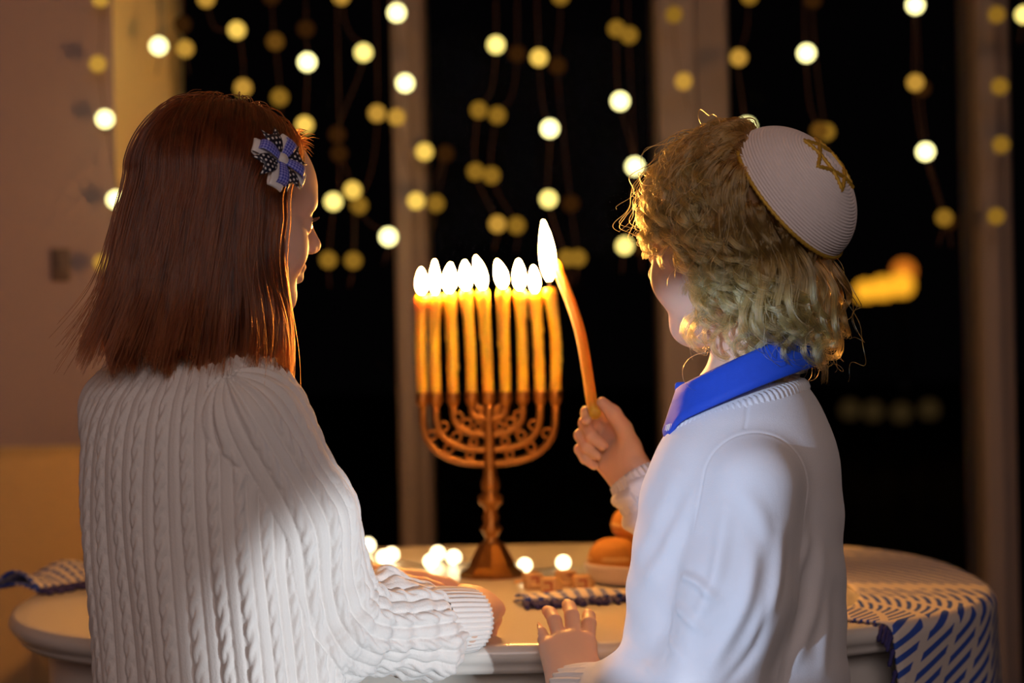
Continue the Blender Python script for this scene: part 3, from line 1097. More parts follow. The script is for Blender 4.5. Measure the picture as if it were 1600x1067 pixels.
# folds
fold = np.zeros(len(V))
wr = np.where(sleeve & right)[0]
fv = vR[wr]
fold[wr] = .0026 * np.sin(2 * math.pi * (fv / .034) + 1.2 * np.sin(aR[wr] + .6)) * np.clip((fv - .15) / .05, 0, 1) * (0.5 + 0.5 * np.cos(aR[wr] - 1.2))
fold += np.where(~sleeve, .0030 * np.sin(th_ * 9 + V[:, 2] * 8) * np.clip((.93 - V[:, 2]) / .1, 0, 1), 0)
V = V + N * (disp + fold)[:, None]
mk('sweater', (V, Q), M['cable'], girl)
del fd


def ribbed_cuff(name, a, b, r0, r1, m, parent, ribs=34, depth=.0011, thick=True):
    n = 12
    path = catmull([a, (np.asarray(a) + b) / 2, b], n)
    V, F = tube(path, 1.0, ribs * 4, cap=False)
    seg = ribs * 4
    V = V.reshape(n, seg, 3)
    j = np.arange(seg)
    prof_ = np.linspace(0, 1, n)
    rr = r0 + (r1 - r0) * prof_
    rr = rr + .0012 * np.sin(np.pi * prof_)
    rad = rr[:, None] + depth * np.sin(2 * math.pi * j / 4 + .7)[None, :]
    V = path[:, None, :] + (V - path[:, None, :]) * rad[:, :, None]
    inner = path[-1] + (V[-1] - path[-1]) * 0.90
    inner2 = path[-3] + (V[-3] - path[-3]) * 0.86
    V = np.vstack([V.reshape(-1, 3), inner, inner2])
    F = list(F)
    for k in (n - 1, n):
        for q in range(seg):
            p = (q + 1) % seg
            F.append((k * seg + q, k * seg + p, (k + 1) * seg + p, (k + 1) * seg + q))
    return mk(name, (V, F), m, parent)


dcu = nrm(gRwr - gRel)
ribbed_cuff('cuff', gRwr - .060 * dcu, gRwr + .004 * dcu, .0350, .0325, M['cable'], girl, 40)
dcu = nrm(gLwr - gLel)
ribbed_cuff('cuff', gLwr - .040 * dcu, gLwr + .004 * dcu, .032, .0275, M['cable'], girl, 40)

# trousers and shoes below the table edge
M['blue_cloth'] = mat('blue_cotton', (0.015, 0.03, 0.36), 0.85, var=0.1, vscale=40, bump=0.1, bscale=500)
M['shoe'] = mat('shoe_leather', (0.05, 0.05, 0.07), 0.4, var=0.1, vscale=40)


def legs(person, c, hd, top, m, half=.066):
    R = frame(hd)
    fd = Field((c[0] - .22, c[1] - .22, .03), (c[0] + .22, c[1] + .22, top + .03), 0.006)
    fd.ell((c[0], c[1], top - .07), (.135, .098, .10), R, .02)
    for q in (-1, 1):
        hip = np.array([c[0], c[1], top - .10]) + R @ np.array([q * half, 0, 0])
        knee = np.array([c[0], c[1], .30]) + R @ np.array([q * half, .012, 0])
        ank = np.array([c[0], c[1], .07]) + R @ np.array([q * half, -.005, 0])
        fd.chain([hip, knee, ank], [.075, .055, .048], .015)
    V, Q = fd.mesh(3)
    mk('trousers', (V, Q), m, person)
    for q in (-1, 1):
        ank = np.array([c[0], c[1], 0]) + R @ np.array([q * half, 0, 0])
        fd = Field(ank - np.array([.16, .16, .0]), ank + np.array([.16, .16, .10]), 0.004)
        fd.cone(ank + R @ np.array([0, -.035, .032]), ank + R @ np.array([0, .085, .026]), .031, .028, .01)
        fd.cone(ank + R @ np.array([0, -.02, .05]), ank + R @ np.array([0, -.015, .085]), .034, .033, .02)
        fd.F = np.maximum(fd.F, (-(np.arange(fd.n[2]) * fd.h - .004))[None, None, :].astype(np.float32))
        V, Q = fd.mesh(2)
        mk('shoe', (V, Q), M['shoe'], person)


legs(girl, (-.29, GY), gh, .70, M['blue_cloth'])

# hair: a combed mass and loose strands over it
M['auburn'] = hair_mat('auburn_hair', (0.042, 0.0075, 0.0022), (0.125, 0.028, 0.007), 0.25, 0.85)
M['auburn_under'] = mat('auburn_under_hair', (0.05, 0.016, 0.008), 0.6, var=0.3, vscale=60)


def sgn_pow(v, p): return np.sign(v) * np.abs(v) ** p


def girl_strand(al, lay, jit, k=22, length=0.0, flick=0.0, clump=0.0):
    """al: azimuth where the strand hangs (deg; 0 right ear, -90 back), lay: depth below the outer surface"""
    a = math.radians(al)
    side = 1.0 if math.cos(a) >= 0 else -1.0
    front = max(0.0, 1 - abs(math.sin(a) - .42) / .62)            # strands beside the face
    ry = -.060 + .125 * (math.sin(a) * .5 + .5) ** .9 + front * .030 * jit[3]
    c0 = np.array([0, -.004, .024]); rs = np.array([.085, .0885, .0835]) - lay
    d0 = nrm(np.array([.010 + side * (.002 + abs(jit[0]) * .003), ry + .010 + jit[1] * .004, .078]))
    d1 = nrm(np.array([math.cos(a), math.sin(a) * 1.02, -.10]))
    om = math.acos(np.clip(d0 @ d1, -1, 1))
    pts = []
    for t in np.linspace(0, 1, 7):
        d = (math.sin((1 - t) * om) * d0 + math.sin(t * om) * d1) / math.sin(om)
        if front > 0 and 0 < t < 1:
            d = nrm(d + np.array([0, .22 * front * math.sin(math.pi * t), .05 * front]))
        q = 1 / math.sqrt(((d / rs) ** 2).sum())
        pts.append(c0 + d * q * (1 - .05 * (t == 0)))
    p = pts[-1]
    A0 = math.hypot(p[0], (p[1] + .010))
    zb = -.150 + length
    n2 = 6
    ux, uy = p[0] / .085, (p[1] + .004) / .0885
    a0 = math.atan2(uy, ux)
    for i in range(1, n2 + 1):
        t = i / n2
        z = p[2] + (zb - p[2]) * t
        e = t ** 0.9
        cur = .020 * (max(0, t - .60) / .40) ** 1.5 * (1 - flick)
        A = .0845 + .006 * e - lay - cur
        B = .0880 + .011 * e - lay - cur
        cy = -.004 - .012 * e
        w = .0035 * math.sin(3.2 * t + jit[2] * 6) * t
        aa = a0 + w / .09 + clump * t + front * (.05 + .40 * min(1, max(0, (t - .30) / .42)) ** 1.5 - .16 * max(0, (t - .78) / .22))
        pts.append(np.array([A * math.cos(aa), cy + B * math.sin(aa), z]))
    return catmull(pts, k)


G = []
for i in range(13000):
    al = rng.uniform(-205, 27) if i % 6 else rng.uniform(4, 29)
    cl = .05 * math.sin(al * .33 + 2 * math.sin(al * .11)) + .03 * math.sin(al * 1.3)
    lay = abs(rng.normal(0, .0042))
    L = rng.normal(0, .005) + .009 * math.sin(al * .21) + .006 * math.sin(al * .63 + 1) - .004
    G.append(girl_strand(al, lay, np.r_[rng.normal(0, 1, 3), rng.uniform(-1, 1)], 20, L, flick=(rng.random() < .12) * 1.6, clump=cl + rng.normal(0, .02)))
for i in range(160):
    al = rng.uniform(-200, 30)
    g = girl_strand(al, -abs(rng.normal(0, .004)), np.r_[rng.normal(0, 1, 3), rng.uniform(-1, 1)], 20, rng.normal(0, .014), 2.0, rng.normal(0, .05))
    g[8:] += np.outer(np.linspace(0, 1, 12) ** 2, rng.normal(0, .007, 3))
    G.append(g)
# short wisps at the forehead hairline
for i in range(140):
    x, z = rng.uniform(-.04, .05), 0
    d = nrm(np.array([x, .075, rng.uniform(.045, .075)]))
    q = 1 / math.sqrt(((d / np.array([.072, .088, .075])) ** 2).sum())
    a = np.array([0, -.004, .024]) + d * q
    tv = np.array([rng.normal(.004, .006), rng.uniform(.002, .016), rng.uniform(-.004, .016)])
    G.append(catmull([a - d * .004, a + tv * .6, a + tv * 1.0 + np.array([.004, 0, -.006])], 20))
G = np.array(G) @ g_head_R.T + g_head_o
AL = np.linspace(-205, 26, 90)
shell = np.array([girl_strand(a, .0075, np.zeros(4), 24) for a in AL]) @ g_head_R.T + g_head_o
inner = np.array([girl_strand(a, .0135, np.zeros(4), 24) for a in AL]) @ g_head_R.T + g_head_o


def grid_solid(A, B):
    """two matching point grids closed into one thick sheet"""
    n, m, _ = A.shape
    V = np.vstack([A.reshape(-1, 3), B.reshape(-1, 3)])
    o = n * m
    F = []
    for i in range(n - 1):
        for j in range(m - 1):
            a, b, c, d = i * m + j, i * m + j + 1, (i + 1) * m + j + 1, (i + 1) * m + j
            F.append((a, b, c, d)); F.append((o + d, o + c, o + b, o + a))
    for j in range(m - 1):
        F.append((j + 1, j, o + j, o + j + 1)); q = (n - 1) * m
        F.append((q + j, q + j + 1, o + q + j + 1, o + q + j))
    for i in range(n - 1):
        F.append((i * m, (i + 1) * m, o + (i + 1) * m, o + i * m)); q = m - 1
        F.append(((i + 1) * m + q, i * m + q, o + i * m + q, o + (i + 1) * m + q))
    return V, F


g_hair = mk('hair', grid_solid(shell, inner), M['auburn_under'], girl)
g_hair['label'] = 'straight shoulder-length auburn hair'
hair_strands('hair_strands', G, 0.00042, M['auburn'], g_hair)
# ------------------------------------------------------------------ boy with the skullcap
BY = 1.94
boy = empty('person', (.22, BY, 0))
tag(boy, 'blond curly boy in white sweater and skullcap holding up a lit candle', 'person')
bh = math.radians(-78)
b_torso = [(.56, .208, BY, .122, .112, bh), (.70, .210, BY, .120, .110, bh), (.80, .214, BY, .118, .105, bh), (.88, .220, BY, .114, .098, bh),
           (.92, .226, BY, .106, .088, bh), (.95, .230, BY, .088, .074, bh), (.972, .231, BY, .068, .062, bh), (.986, .230, BY, .054, .052, bh)]
bLsh = np.array([.222, BY - .104, .893]); bLel = np.array([.170, BY - .115, .694]); bLwr = P(898, 1084, 1.985)
bRsh = np.array([.240, BY + .100, .895]); bRel = np.array([.205, 2.15, .755]); bRwr = P(990, 748, 2.19)
b_head_o = np.array([.222, 1.955, 1.130])
b_head_R = frame(math.radians(-52), math.radians(-6), 0)
hand_y = nrm((-.52, .35, .70)); hand_t = np.array([.40, -.25, .85])

fd = Field((.02, 1.75, .60), (.36, 2.28, 1.25), 0.0021)
fd.loft([(r[0], r[1], r[2], r[3] - .012, r[4] - .012, r[5]) for r in b_torso if r[0] > .6], .01)
fd.chain([bLsh, bLel, bLwr], [.034, .028, .020], .012)
fd.chain([bRsh, bRel, bRwr], [.034, .028, .020], .012)
fd.cone((.228, BY, .97), b_head_o + b_head_R @ np.array([0, -.022, -.055]), .042, .040, .03)
bW = sculpt_head(fd, b_head_o, b_head_R)
tipsR, frR = sculpt_hand(fd, bRwr, hand_y, hand_t, +1, [(.75, 1.0, .55), (1.25, 1.5, .9), (1.3, 1.5, .9), (1.35, 1.5, .9)], 0.95, 0.0, thumb=(.55, .75, .45), thumb_curl=.35)
ly_ = nrm(P(882, 984, 2.048) - bLwr)
sculpt_hand(fd, bLwr, ly_, (1, .25, .0), -1, [(.08, .35, .25), (.04, .36, .25), (.06, .36, .25), (.10, .36, .25)], 0.98, 0.13, thumb=(.6, .7, .6), thumb_curl=.1)
V, Q = fd.mesh(3)
mk('body', (V, Q), M['skin'], boy)
del fd
eyes(boy, bW, b_head_R)

# sweater
M['white_knit'] = knit_mat('fine_white_knit', (0.80, 0.78, 0.79), 1500, 0.25)
fd = Field((.0, 1.75, .55), (.36, 2.30, 1.02), 0.0030)
fd.loft(b_torso, .01)
dl = nrm(bLwr - bLel); dr = nrm(bRwr - bRel)
lmid = (bLsh + bLel) / 2 + np.array([.006, -.006, 0])
fd.chain([bLsh, lmid, bLel, (bLel + bLwr) / 2, bLwr - .035 * dl], [.041, .045, .046, .040, .032], .024)
fd.chain([bRsh, bRel, bRwr - .022 * dr], [.046, .046, .034], .018)
V, Q = fd.mesh(4)
V, Q = subdivide(V, Q, 1)
N = vnormals(V, Q)
dA, vA, aA, LA = axis_coords(V, [bLsh, lmid, bLel, bLwr], (1, 0, 0))
dB, vB, aB, LB = axis_coords(V, [bRsh, bRel, bRwr], (1, 0, 0))
prof = catmull(np.array(b_torso), 200)
cz = [np.interp(V[:, 2], prof[:, 0], prof[:, c]) for c in range(1, 5)]
lx = (V[:, 0] - cz[0]) * math.cos(bh) - (V[:, 1] - cz[1]) * math.sin(bh)
ly = (V[:, 0] - cz[0]) * math.sin(bh) + (V[:, 1] - cz[1]) * math.cos(bh)
qq = np.sqrt((lx / cz[2]) ** 2 + (ly / cz[3]) ** 2)
dT = (qq - 1) * cz[3]
sA = dA - .046; sB = dB - .046
arm = np.minimum(sA, sB) - dT
seam = np.abs(arm + .001)
hi_ = np.clip((V[:, 2] - .845) / .03, 0, 1)
disp = (-.0009 * np.exp(-(seam / .0012) ** 2) + .0001 * np.exp(-((seam - .004) / .002) ** 2) * (1 + .5 * np.sin(V[:, 2] * 1100) * np.clip((.93 - V[:, 2]) / .02, 0, 1))) * hi_
near = (arm < -.001) & (sA < sB)
# sleeve folds: diagonal creases below the shoulder, rings at the elbow and before the cuff
def creases(lines, V, mask):
    """ridges with a hollow on either side, laid along lines on the cloth (x, z)"""
    out = np.zeros(len(V))
    Q2 = V[mask][:, [0, 2]]
    acc = np.zeros(len(Q2))
    for pts, wd, am in lines:
        c = catmull(np.array([P(a, b, 1.83)[[0, 2]] for a, b in pts]), 24)
        seg = np.diff(c, axis=0)
        dm = np.full(len(Q2), 1e9); tm = np.zeros(len(Q2))
        for k in range(len(seg)):
            t = np.clip(((Q2 - c[k]) @ seg[k]) / (seg[k] @ seg[k]), 0, 1)
            dd = np.linalg.norm(Q2 - c[k] - t[:, None] * seg[k], axis=1)
            w = dd < dm
            dm[w] = dd[w]; tm[w] = ((k + t) / len(seg))[w]
        fade = np.sin(np.pi * np.clip(tm, .02, .98)) ** .5
        acc += am * fade * (np.exp(-(dm / wd) ** 2) - .55 * np.exp(-(dm / (2.3 * wd)) ** 2))
    out[mask] = acc
    return out


SL = [([(1130, 790), (1112, 880), (1070, 985)], .0075, .0060), ([(1172, 850), (1150, 940), (1100, 1035)], .0080, .0065),
      ([(1215, 820), (1205, 900), (1165, 990)], .0070, .0050), ([(1085, 775), (1062, 840), (1042, 900)], .0060, -.0055),
      ([(1040, 905), (1075, 900), (1110, 925)], .0055, .0060), ([(1012, 948), (1050, 945), (1090, 975)], .0055, .0055),
      ([(985, 990), (1020, 985), (1060, 1015)], .0050, .0050), ([(960, 1020), (990, 1020), (1020, 1050)], .0045, .0040),
      ([(1195, 905), (1170, 1000), (1120, 1060)], .0055, -.0040), ([(1150, 760), (1180, 800), (1200, 860)], .0090, .0030)]
BD = [([(1086, 770), (1050, 850), (1010, 930)], .0080, .0060), ([(1060, 740), (1030, 820), (995, 900)], .0075, .0040),
      ([(1262, 830), (1240, 910), (1205, 1000)], .0090, .0060), ([(1290, 850), (1285, 940), (1240, 1040)], .0080, .0045),
      ([(1310, 900), (1300, 980), (1290, 1060)], .0070, .0035)]
camside = N[:, 1] < .35
fold = creases(SL, V, near & camside) + .0008 * np.sin(aA * 3 + vA * 40) * np.clip(vA / .06 - .3, 0, 1)
fb = .0035 * np.sin(2 * math.pi * (vB / .03 + aB * .2)) * np.clip((vB - .1) / .05, 0, 1)
ft = .0026 * np.sin(2 * math.pi * ((lx * .4 + V[:, 2]) / .085) + 1.5 * np.sin(ly * 30)) * np.clip((.90 - V[:, 2]) / .12, 0, 1)
ft = .4 * ft + creases(BD, V, (arm > 0) & camside)
ft += .0008 * np.sin(2 * math.pi * (V[:, 2] - ly * .9) / .05 + 2) * np.clip((.94 - V[:, 2]) / .08, 0, 1)
soft = np.clip(np.abs(arm) / .012, 0, 1)
disp += np.where(near, fold, np.where(arm < -.001, fb, ft)) * soft
# shoulder seam line running from the collar to the sleeve head
ridge = np.abs(ly + .004) / .0016
disp += np.where((arm > .006) & (V[:, 2] > .93), -.0008 * np.exp(-ridge ** 2), 0)
V = V + N * disp[:, None]
mk('sweater', (V, Q), M['white_knit'], boy)
del fd
ribbed_cuff('cuff', bLwr - .045 * dl, bLwr + .010 * dl, .0320, .0275, M['white_knit'], boy, 26, .0013)
ribbed_cuff('cuff', bRwr - .036 * dr, bRwr + .004 * dr, .0320, .0275, M['white_knit'], boy, 26, .0013)

# blue polo collar and ribbed neckline
M['blue_collar'] = mat('royal_blue_cotton', (0.012, 0.075, 0.62), 0.7, var=0.08, vscale=120, bump=0.15, bscale=900)
cR = frame(bh)
cc = np.array([.224, BY + .002])


def collar_pt(be, r, z):
    q = np.array([math.sin(be) * (r + .006), math.cos(be) * r, 0])
    p = cR @ q
    return np.array([cc[0] + p[0], cc[1] + p[1], z])


for s_ in (1, -1):
    A, B = [], []
    for be in np.linspace(.10, math.pi, 40):
        fr = (1 + math.cos(be)) / 2               # 1 at the front, 0 at the back
        zt = 1.030 - .050 * fr ** 1.1
        drop = .028 + .010 * fr ** 2 + .012 * math.exp(-((be - .42) / .22) ** 2)
        row = []
        for t, (dr_, dz) in zip(np.linspace(0, 1, 9), [(-.004, -.016), (-.002, -.006), (.001, .001), (.005, .003), (.009, 0), (.0125, -.25), (.016, -.5), (.0195, -.76), (.023, -1.0)]):
            zz = zt + (dz if abs(dz) < .02 else dz * drop)
            row.append(collar_pt(be * s_ + (0 if t < .5 else (.06 * (t - .5) * s_)), .052 + dr_ + .004 * fr, zz))
        A.append(row)
    A = np.array(A)
    ctr = np.array([cc[0], cc[1], 0])
    B = A + np.array([0, 0, -.0015])
    B[:, :, :2] = cc + (A[:, :, :2] - cc) * .972
    mk('collar', grid_solid(A, B) if s_ < 0 else grid_solid(B, A), M['blue_collar'], boy)
mk('placket', box(collar_pt(0.0, .060, .972), (.012, .012, .03), .003, rot=cR), M['blue_collar'], boy)
path = []
for be in np.linspace(0, 2 * math.pi, 321)[:-1]:
    fr = (1 + math.cos(be)) / 2
    path.append(collar_pt(be, .056 + .012 * fr, .980 - .040 * fr))
path = np.array(path + [path[0]])
rib = tube(path, .0090 + .0008 * np.sin(np.arange(321) * math.pi / 2 + .7), 12, cap=False, flat=1.0)
mk('neck_rib', rib, M['white_knit'], boy)

# skullcap with stitched rim and embroidered star
M['cap'] = mat('crochet_cotton', (0.86, 0.78, 0.76), 0.9, var=0.06, vscale=80, sheen=0.2, bump=0.3, bscale=1400)
M['gold'] = mat('gold_thread', (0.62, 0.38, 0.05), 0.42, metal=0.35, var=0.25, vscale=300, bump=0.3, bscale=1500)
kax = nrm((.70, -.43, .57))
kc = b_head_o + .062 * kax + np.array([.006, 0, 0])
kRim, kH = .0735, .055
ku = nrm(np.cross((0, 1, 0), kax)); kv = np.cross(kax, ku)


def cap_pt(th, ps, lift=0.0):
    """th: 0 apex .. 1 rim"""
    a = th * math.pi / 2
    r, h = (kRim + lift) * math.sin(a) ** 0.96, (kH + lift) * math.cos(a)
    return kc + r * (math.cos(ps) * ku + math.sin(ps) * kv) + h * kax


nt_, np_ = 124, 96
rows = []
for i in range(nt_ + 1):
    th_c = i / nt_
    lift = .00055 * math.sin(i * math.pi)          # alternate rows set below
    lift = .00075 * math.sin(i * math.pi / 2)
    rows.append([cap_pt(th_c, 2 * math.pi * j / np_, lift) for j in range(np_)])
rows = np.array(rows)
V = rows.reshape(-1, 3)
F = []
for i in range(nt_):
    for j in range(np_):
        k = (j + 1) % np_
        F.append((i * np_ + j, (i + 1) * np_ + j, (i + 1) * np_ + k, i * np_ + k))
inner_r = kc + (rows[-1] - kc) * .965
V = np.vstack([V, inner_r])
for j in range(np_):
    k = (j + 1) % np_
    F.append((nt_ * np_ + j, (nt_ + 1) * np_ + j, (nt_ + 1) * np_ + k, nt_ * np_ + k))
cap = empty('skullcap', kc)
tag(cap, 'white crocheted skullcap with gold star on the blond boy\'s head', 'skullcap')
mk('cap_dome', (V, F), M['cap'], cap)
path = np.array([cap_pt(.998, t, .0012) for t in np.linspace(0, 2 * math.pi, 161)])
mk('rim_stitch', tube(path, np.where(np.arange(161) % 2, .0015, .0023), 7, cap=False), M['gold'], cap)


def on_cap(x, y, lift=.0008):
    r = math.hypot(x, y)
    # invert radius -> th
    a = math.asin(min(1, (r / kRim)) ** (1 / .96))
    return cap_pt(a / (math.pi / 2), math.atan2(y, x), lift)


for rot0 in (0, math.pi):
    pts = []
    tri = [(.034 * math.cos(rot0 + .35 + q * 2 * math.pi / 3), .034 * math.sin(rot0 + .35 + q * 2 * math.pi / 3)) for q in range(4)]
    for q in range(3):
        for t in np.linspace(0, 1, 22, endpoint=False):
            pts.append(on_cap(tri[q][0] * (1 - t) + tri[q + 1][0] * t, tri[q][1] * (1 - t) + tri[q + 1][1] * t))
    pts.append(pts[0])
    mk('star_triangle', tube(np.array(pts), np.where(np.arange(len(pts)) % 2, .0017, .0024), 7, cap=False), M['gold'], cap)

# blond curls
M['blond'] = hair_mat('blond_hair', (0.26, 0.115, 0.028), (0.70, 0.39, 0.115), 0.18, 0.6, streak=1.0)
M['blond_under'] = mat('blond_under_hair', (0.22, 0.12, 0.045), 0.7, var=0.3, vscale=60)
c0 = np.array([0, -.005, .024]); rs = np.array([.073, .083, .076])
klocal = b_head_R.T @ kax
heads = []


def curl_guides(n, seed):
    r = np.random.default_rng(seed)
    out = []
    while len(out) < n:
        d = nrm(r.normal(0, 1, 3))
        # hair-bearing scalp: not the face, down to the nape at the back
        if d[1] > .35 and d[2] < .36: continue
        if d[2] < -.50 - .2 * (d[1] < -.3): continue
        if d[1] > -.10 and d[2] < -.02: continue
        q = 1 / math.sqrt(((d / rs) ** 2).sum())
        p = c0 + d * q
        ck = d @ klocal
        rel = p - b_head_R.T @ (kc - b_head_o)
        ax_ = rel @ klocal
        under = np.linalg.norm(rel - ax_ * klocal) < kRim - .006 and ax_ > -.004
        if under: continue
        flow = d - klocal * (d @ klocal)
        flow = nrm(flow)
        L = r.uniform(.095, .150)
        if d[1] > .15: L *= .70
        elif d[1] > -.25: L *= .66
        m = 34
        st = L / m
        top_ = min(1, max(0, (d[2] - .25) / .5))
        coh = np.array([math.sin(5 * d[1] + 3 * d[2]), math.sin(4 * d[0] + 5 * d[2] + 1), math.sin(6 * d[1] - 3 * d[0] + 2)])
        dirv = nrm(d * .12 + flow * 1.0 + coh * .18 + r.normal(0, .10, 3))
        g = b_head_R.T @ np.array([0, 0, -1.0])
        pts = [p - d * .004]
        x = p.copy()
        puff = .003 + .0085 * min(1, max(0, .5 + .7 * d[2])) + r.uniform(0, .0035)
        swirl = coh * .022 + r.normal(0, .018, 3)
        norms = []
        for i in range(m - 1):
            rad = rs + puff * (1 - .55 * min(1, max(0, x[2] / .09)))
            e = (x - c0) / rad
            if e[2] < 0: e[2] *= .58
            en = math.sqrt((e ** 2).sum())
            out_n = nrm((x - c0) / rad ** 2)
            dirv = dirv + g * .12 + swirl
            if en < 1:
                dirv = dirv + out_n * 3.0 * (1 - en)
            elif x[2] > -.03:
                dirv = dirv - out_n * max(0.0, dirv @ out_n) * .6 - out_n * .10
            else:
                dirv = dirv - out_n * (.03 + .45 * max(0, en - 1.12))
            dirv = nrm(dirv)
            x = x + dirv * st
            pts.append(x.copy())
            norms.append(out_n)
        pts = np.array(pts)
        # waves lying in the surface, tightening into a curl at the end
        s = np.linspace(0, 1, m)
        wl = r.uniform(.075, .105)
        ph = 2.2 * math.sin(5 * d[0] + 4 * d[1]) + r.normal(0, .7)
        low = np.clip((.085 - pts[:, 2]) / .07, .25, 1)
        amp = r.uniform(.006, .0125) * np.clip((s - .06) / .7, 0, 1) * low
        nn = np.array(norms + [norms[-1]])
        tn = np.gradient(pts, axis=0); tn /= np.linalg.norm(tn, axis=1)[:, None]
        u = np.cross(tn, nn); u /= np.linalg.norm(u, axis=1)[:, None] + 1e-9
        phs = 2 * math.pi * s * L / wl * (.75 + .75 * s ** 3) + ph
        cw_ = .35 + .55 * s ** 2
        pts = pts + amp[:, None] * (np.cos(phs)[:, None] * u + (np.sin(phs) * cw_)[:, None] * nn) - amp[0] * u[0]
        rr_ = pts - b_head_R.T @ (kc - b_head_o)
        aa_ = rr_ @ klocal
        rd_ = np.linalg.norm(rr_ - np.outer(aa_, klocal), axis=1)
        if np.any((aa_[5:] > .004) & (rd_[5:] < kRim + .001)): continue
        if np.any((pts[:, 1] > .022) & (pts[:, 2] < -.030)): continue
        out.append(pts)
    return out


G = []
for g in curl_guides(420, 5):
    k = rng.integers(26, 42)
    m = len(g)
    s = np.linspace(0, 1, m)
    spread = .0042 - .0024 * s
    for i in range(k):
        o1 = rng.normal(0, 1, 3)
        o2 = rng.normal(0, 1, 3)
        st = g + np.outer(spread, o1) * .5 + np.outer(s ** 1.6 * .0014, o2)
        G.append(st)
for g in curl_guides(420, 9):                       # flyaway hairs
    m = len(g); s = np.linspace(0, 1, m)
    out_ = nrm(g[m // 3] - c0)
    G.append(g + np.outer(s ** 1.3, rng.normal(0, .010, 3)) + np.outer(np.sin(np.pi * s * .8), out_ * abs(rng.normal(0, .009))))
G = np.array(G) @ b_head_R.T + b_head_o
# scalp cover under the curls
A_, B_ = [], []
for a in np.linspace(-205, 25, 70):
    ra, rb = [], []
    for t in np.linspace(0, 1, 20):
        ar = math.radians(a)
        low = -.50 if math.sin(ar) < -.2 else -.05
        el = math.pi / 2 * (1 - t) + math.asin(low) * t
        d = np.array([math.cos(ar) * math.cos(el), math.sin(ar) * math.cos(el), math.sin(el)])
        q = 1 / math.sqrt(((d / (rs + .0035)) ** 2).sum())
        ra.append(c0 + d * q); rb.append(c0 + d * (q - .005))
    A_.append(ra); B_.append(rb)
A_ = np.array(A_) @ b_head_R.T + b_head_o; B_ = np.array(B_) @ b_head_R.T + b_head_o
b_hair = mk('hair', grid_solid(A_, B_), M['blond_under'], boy)
b_hair['label'] = 'tousled blond curls'
hair_strands('hair_strands', G, 0.00034, M['blond'], b_hair)

legs(boy, (.212, BY), bh, .70, mat('dark_trousers', (0.02, 0.025, 0.05), 0.85, var=0.1, vscale=40))

# the candle in his hand
grip = tipsR[0][3] * .5 + tipsR[4][3] * .5
ctop = P(868, 412, 2.42)
cdir = nrm(ctop - grip)
held = empty('candle', grip)
tag(held, 'lit orange candle held up in the boy\'s hand', 'candle')
n = 30
mid = (grip + ctop) / 2 + np.array([.006, 0, .006])
palm = bRwr + .058 * hand_y - .018 * frR[2]
path = catmull([grip - .006 * cdir, grip + .02 * cdir, mid, ctop], n)
s = np.linspace(0, 1, n)
mk('wax_body', tube(path, np.where(s > .97, .0052, .0066 - .0008 * s), 16), M['wax'], held)
mk('wick', tube([ctop, ctop + np.array([-.005, .003, .005])], .0011, 6), M['wick'], held)
fb_ = ctop + np.array([-.008, .004, -.020])
mk('flame', flame_shape(fb_, .073, .0100, (-.006, 0, 0)), M['flame'], held)
# ------------------------------------------------------------------ pinwheel bow in the girl's hair
def uv_mat(name, rough=0.6):
    m = bpy.data.materials.new(name)
    m.use_nodes = True
    nt = m.node_tree
    b = nt.nodes['Principled BSDF']
    b.inputs['Roughness'].default_value = rough
    uvn = nt.nodes.new('ShaderNodeUVMap')
    sep = nt.nodes.new('ShaderNodeSeparateXYZ')
    nt.links.new(uvn.outputs[0], sep.inputs[0])

    def op(kind, a, bb=None, c=None):
        n = nt.nodes.new('ShaderNodeMath'); n.operation = kind
        for i, v in enumerate((a, bb, c)):
            if v is None: continue
            if isinstance(v, (int, float)): n.inputs[i].default_value = v
            else: nt.links.new(v, n.inputs[i])
        return n.outputs[0]

    def mixc(f, c0, c1):
        n = nt.nodes.new('ShaderNodeMix'); n.data_type = 'RGBA'
        nt.links.new(f, n.inputs[0])
        for i, v in ((6, c0), (7, c1)):
            if isinstance(v, tuple): n.inputs[i].default_value = (*v, 1)
            else: nt.links.new(v, n.inputs[i])
        return n.outputs[2]
    return m, nt, b, sep.outputs[0], sep.outputs[1], op, mixc


def dot_mat():
    m, nt, b, u, v, op, mixc = uv_mat('polka_dot_ribbon', 0.5)
    # uv in units of dot spacing; every other row shifted
    row = op('FLOOR', v)
    sh = op('MULTIPLY', op('MODULO', row, 2.0), 0.5)
    fu = op('SUBTRACT', op('FRACT', op('ADD', u, sh)), 0.5)
    fv = op('SUBTRACT', op('FRACT', v), 0.5)
    r = op('ADD', op('MULTIPLY', fu, fu), op('MULTIPLY', fv, fv))
    f = op('LESS_THAN', r, 0.062)
    nt.links.new(mixc(f, (0.006, 0.007, 0.022), (0.80, 0.76, 0.74)), b.inputs['Base Color'])
    return m


def gingham_mat():
    m, nt, b, u, v, op, mixc = uv_mat('gingham_ribbon', 0.45)
    su = op('LESS_THAN', op('FRACT', u), 0.5)
    sv = op('LESS_THAN', op('FRACT', v), 0.5)
    f = op('MULTIPLY', op('ADD', su, sv), 0.5)
    c = mixc(f, (0.34, 0.36, 0.82), (0.010, 0.02, 0.40))
    nt.links.new(c, b.inputs['Base Color'])
    return m


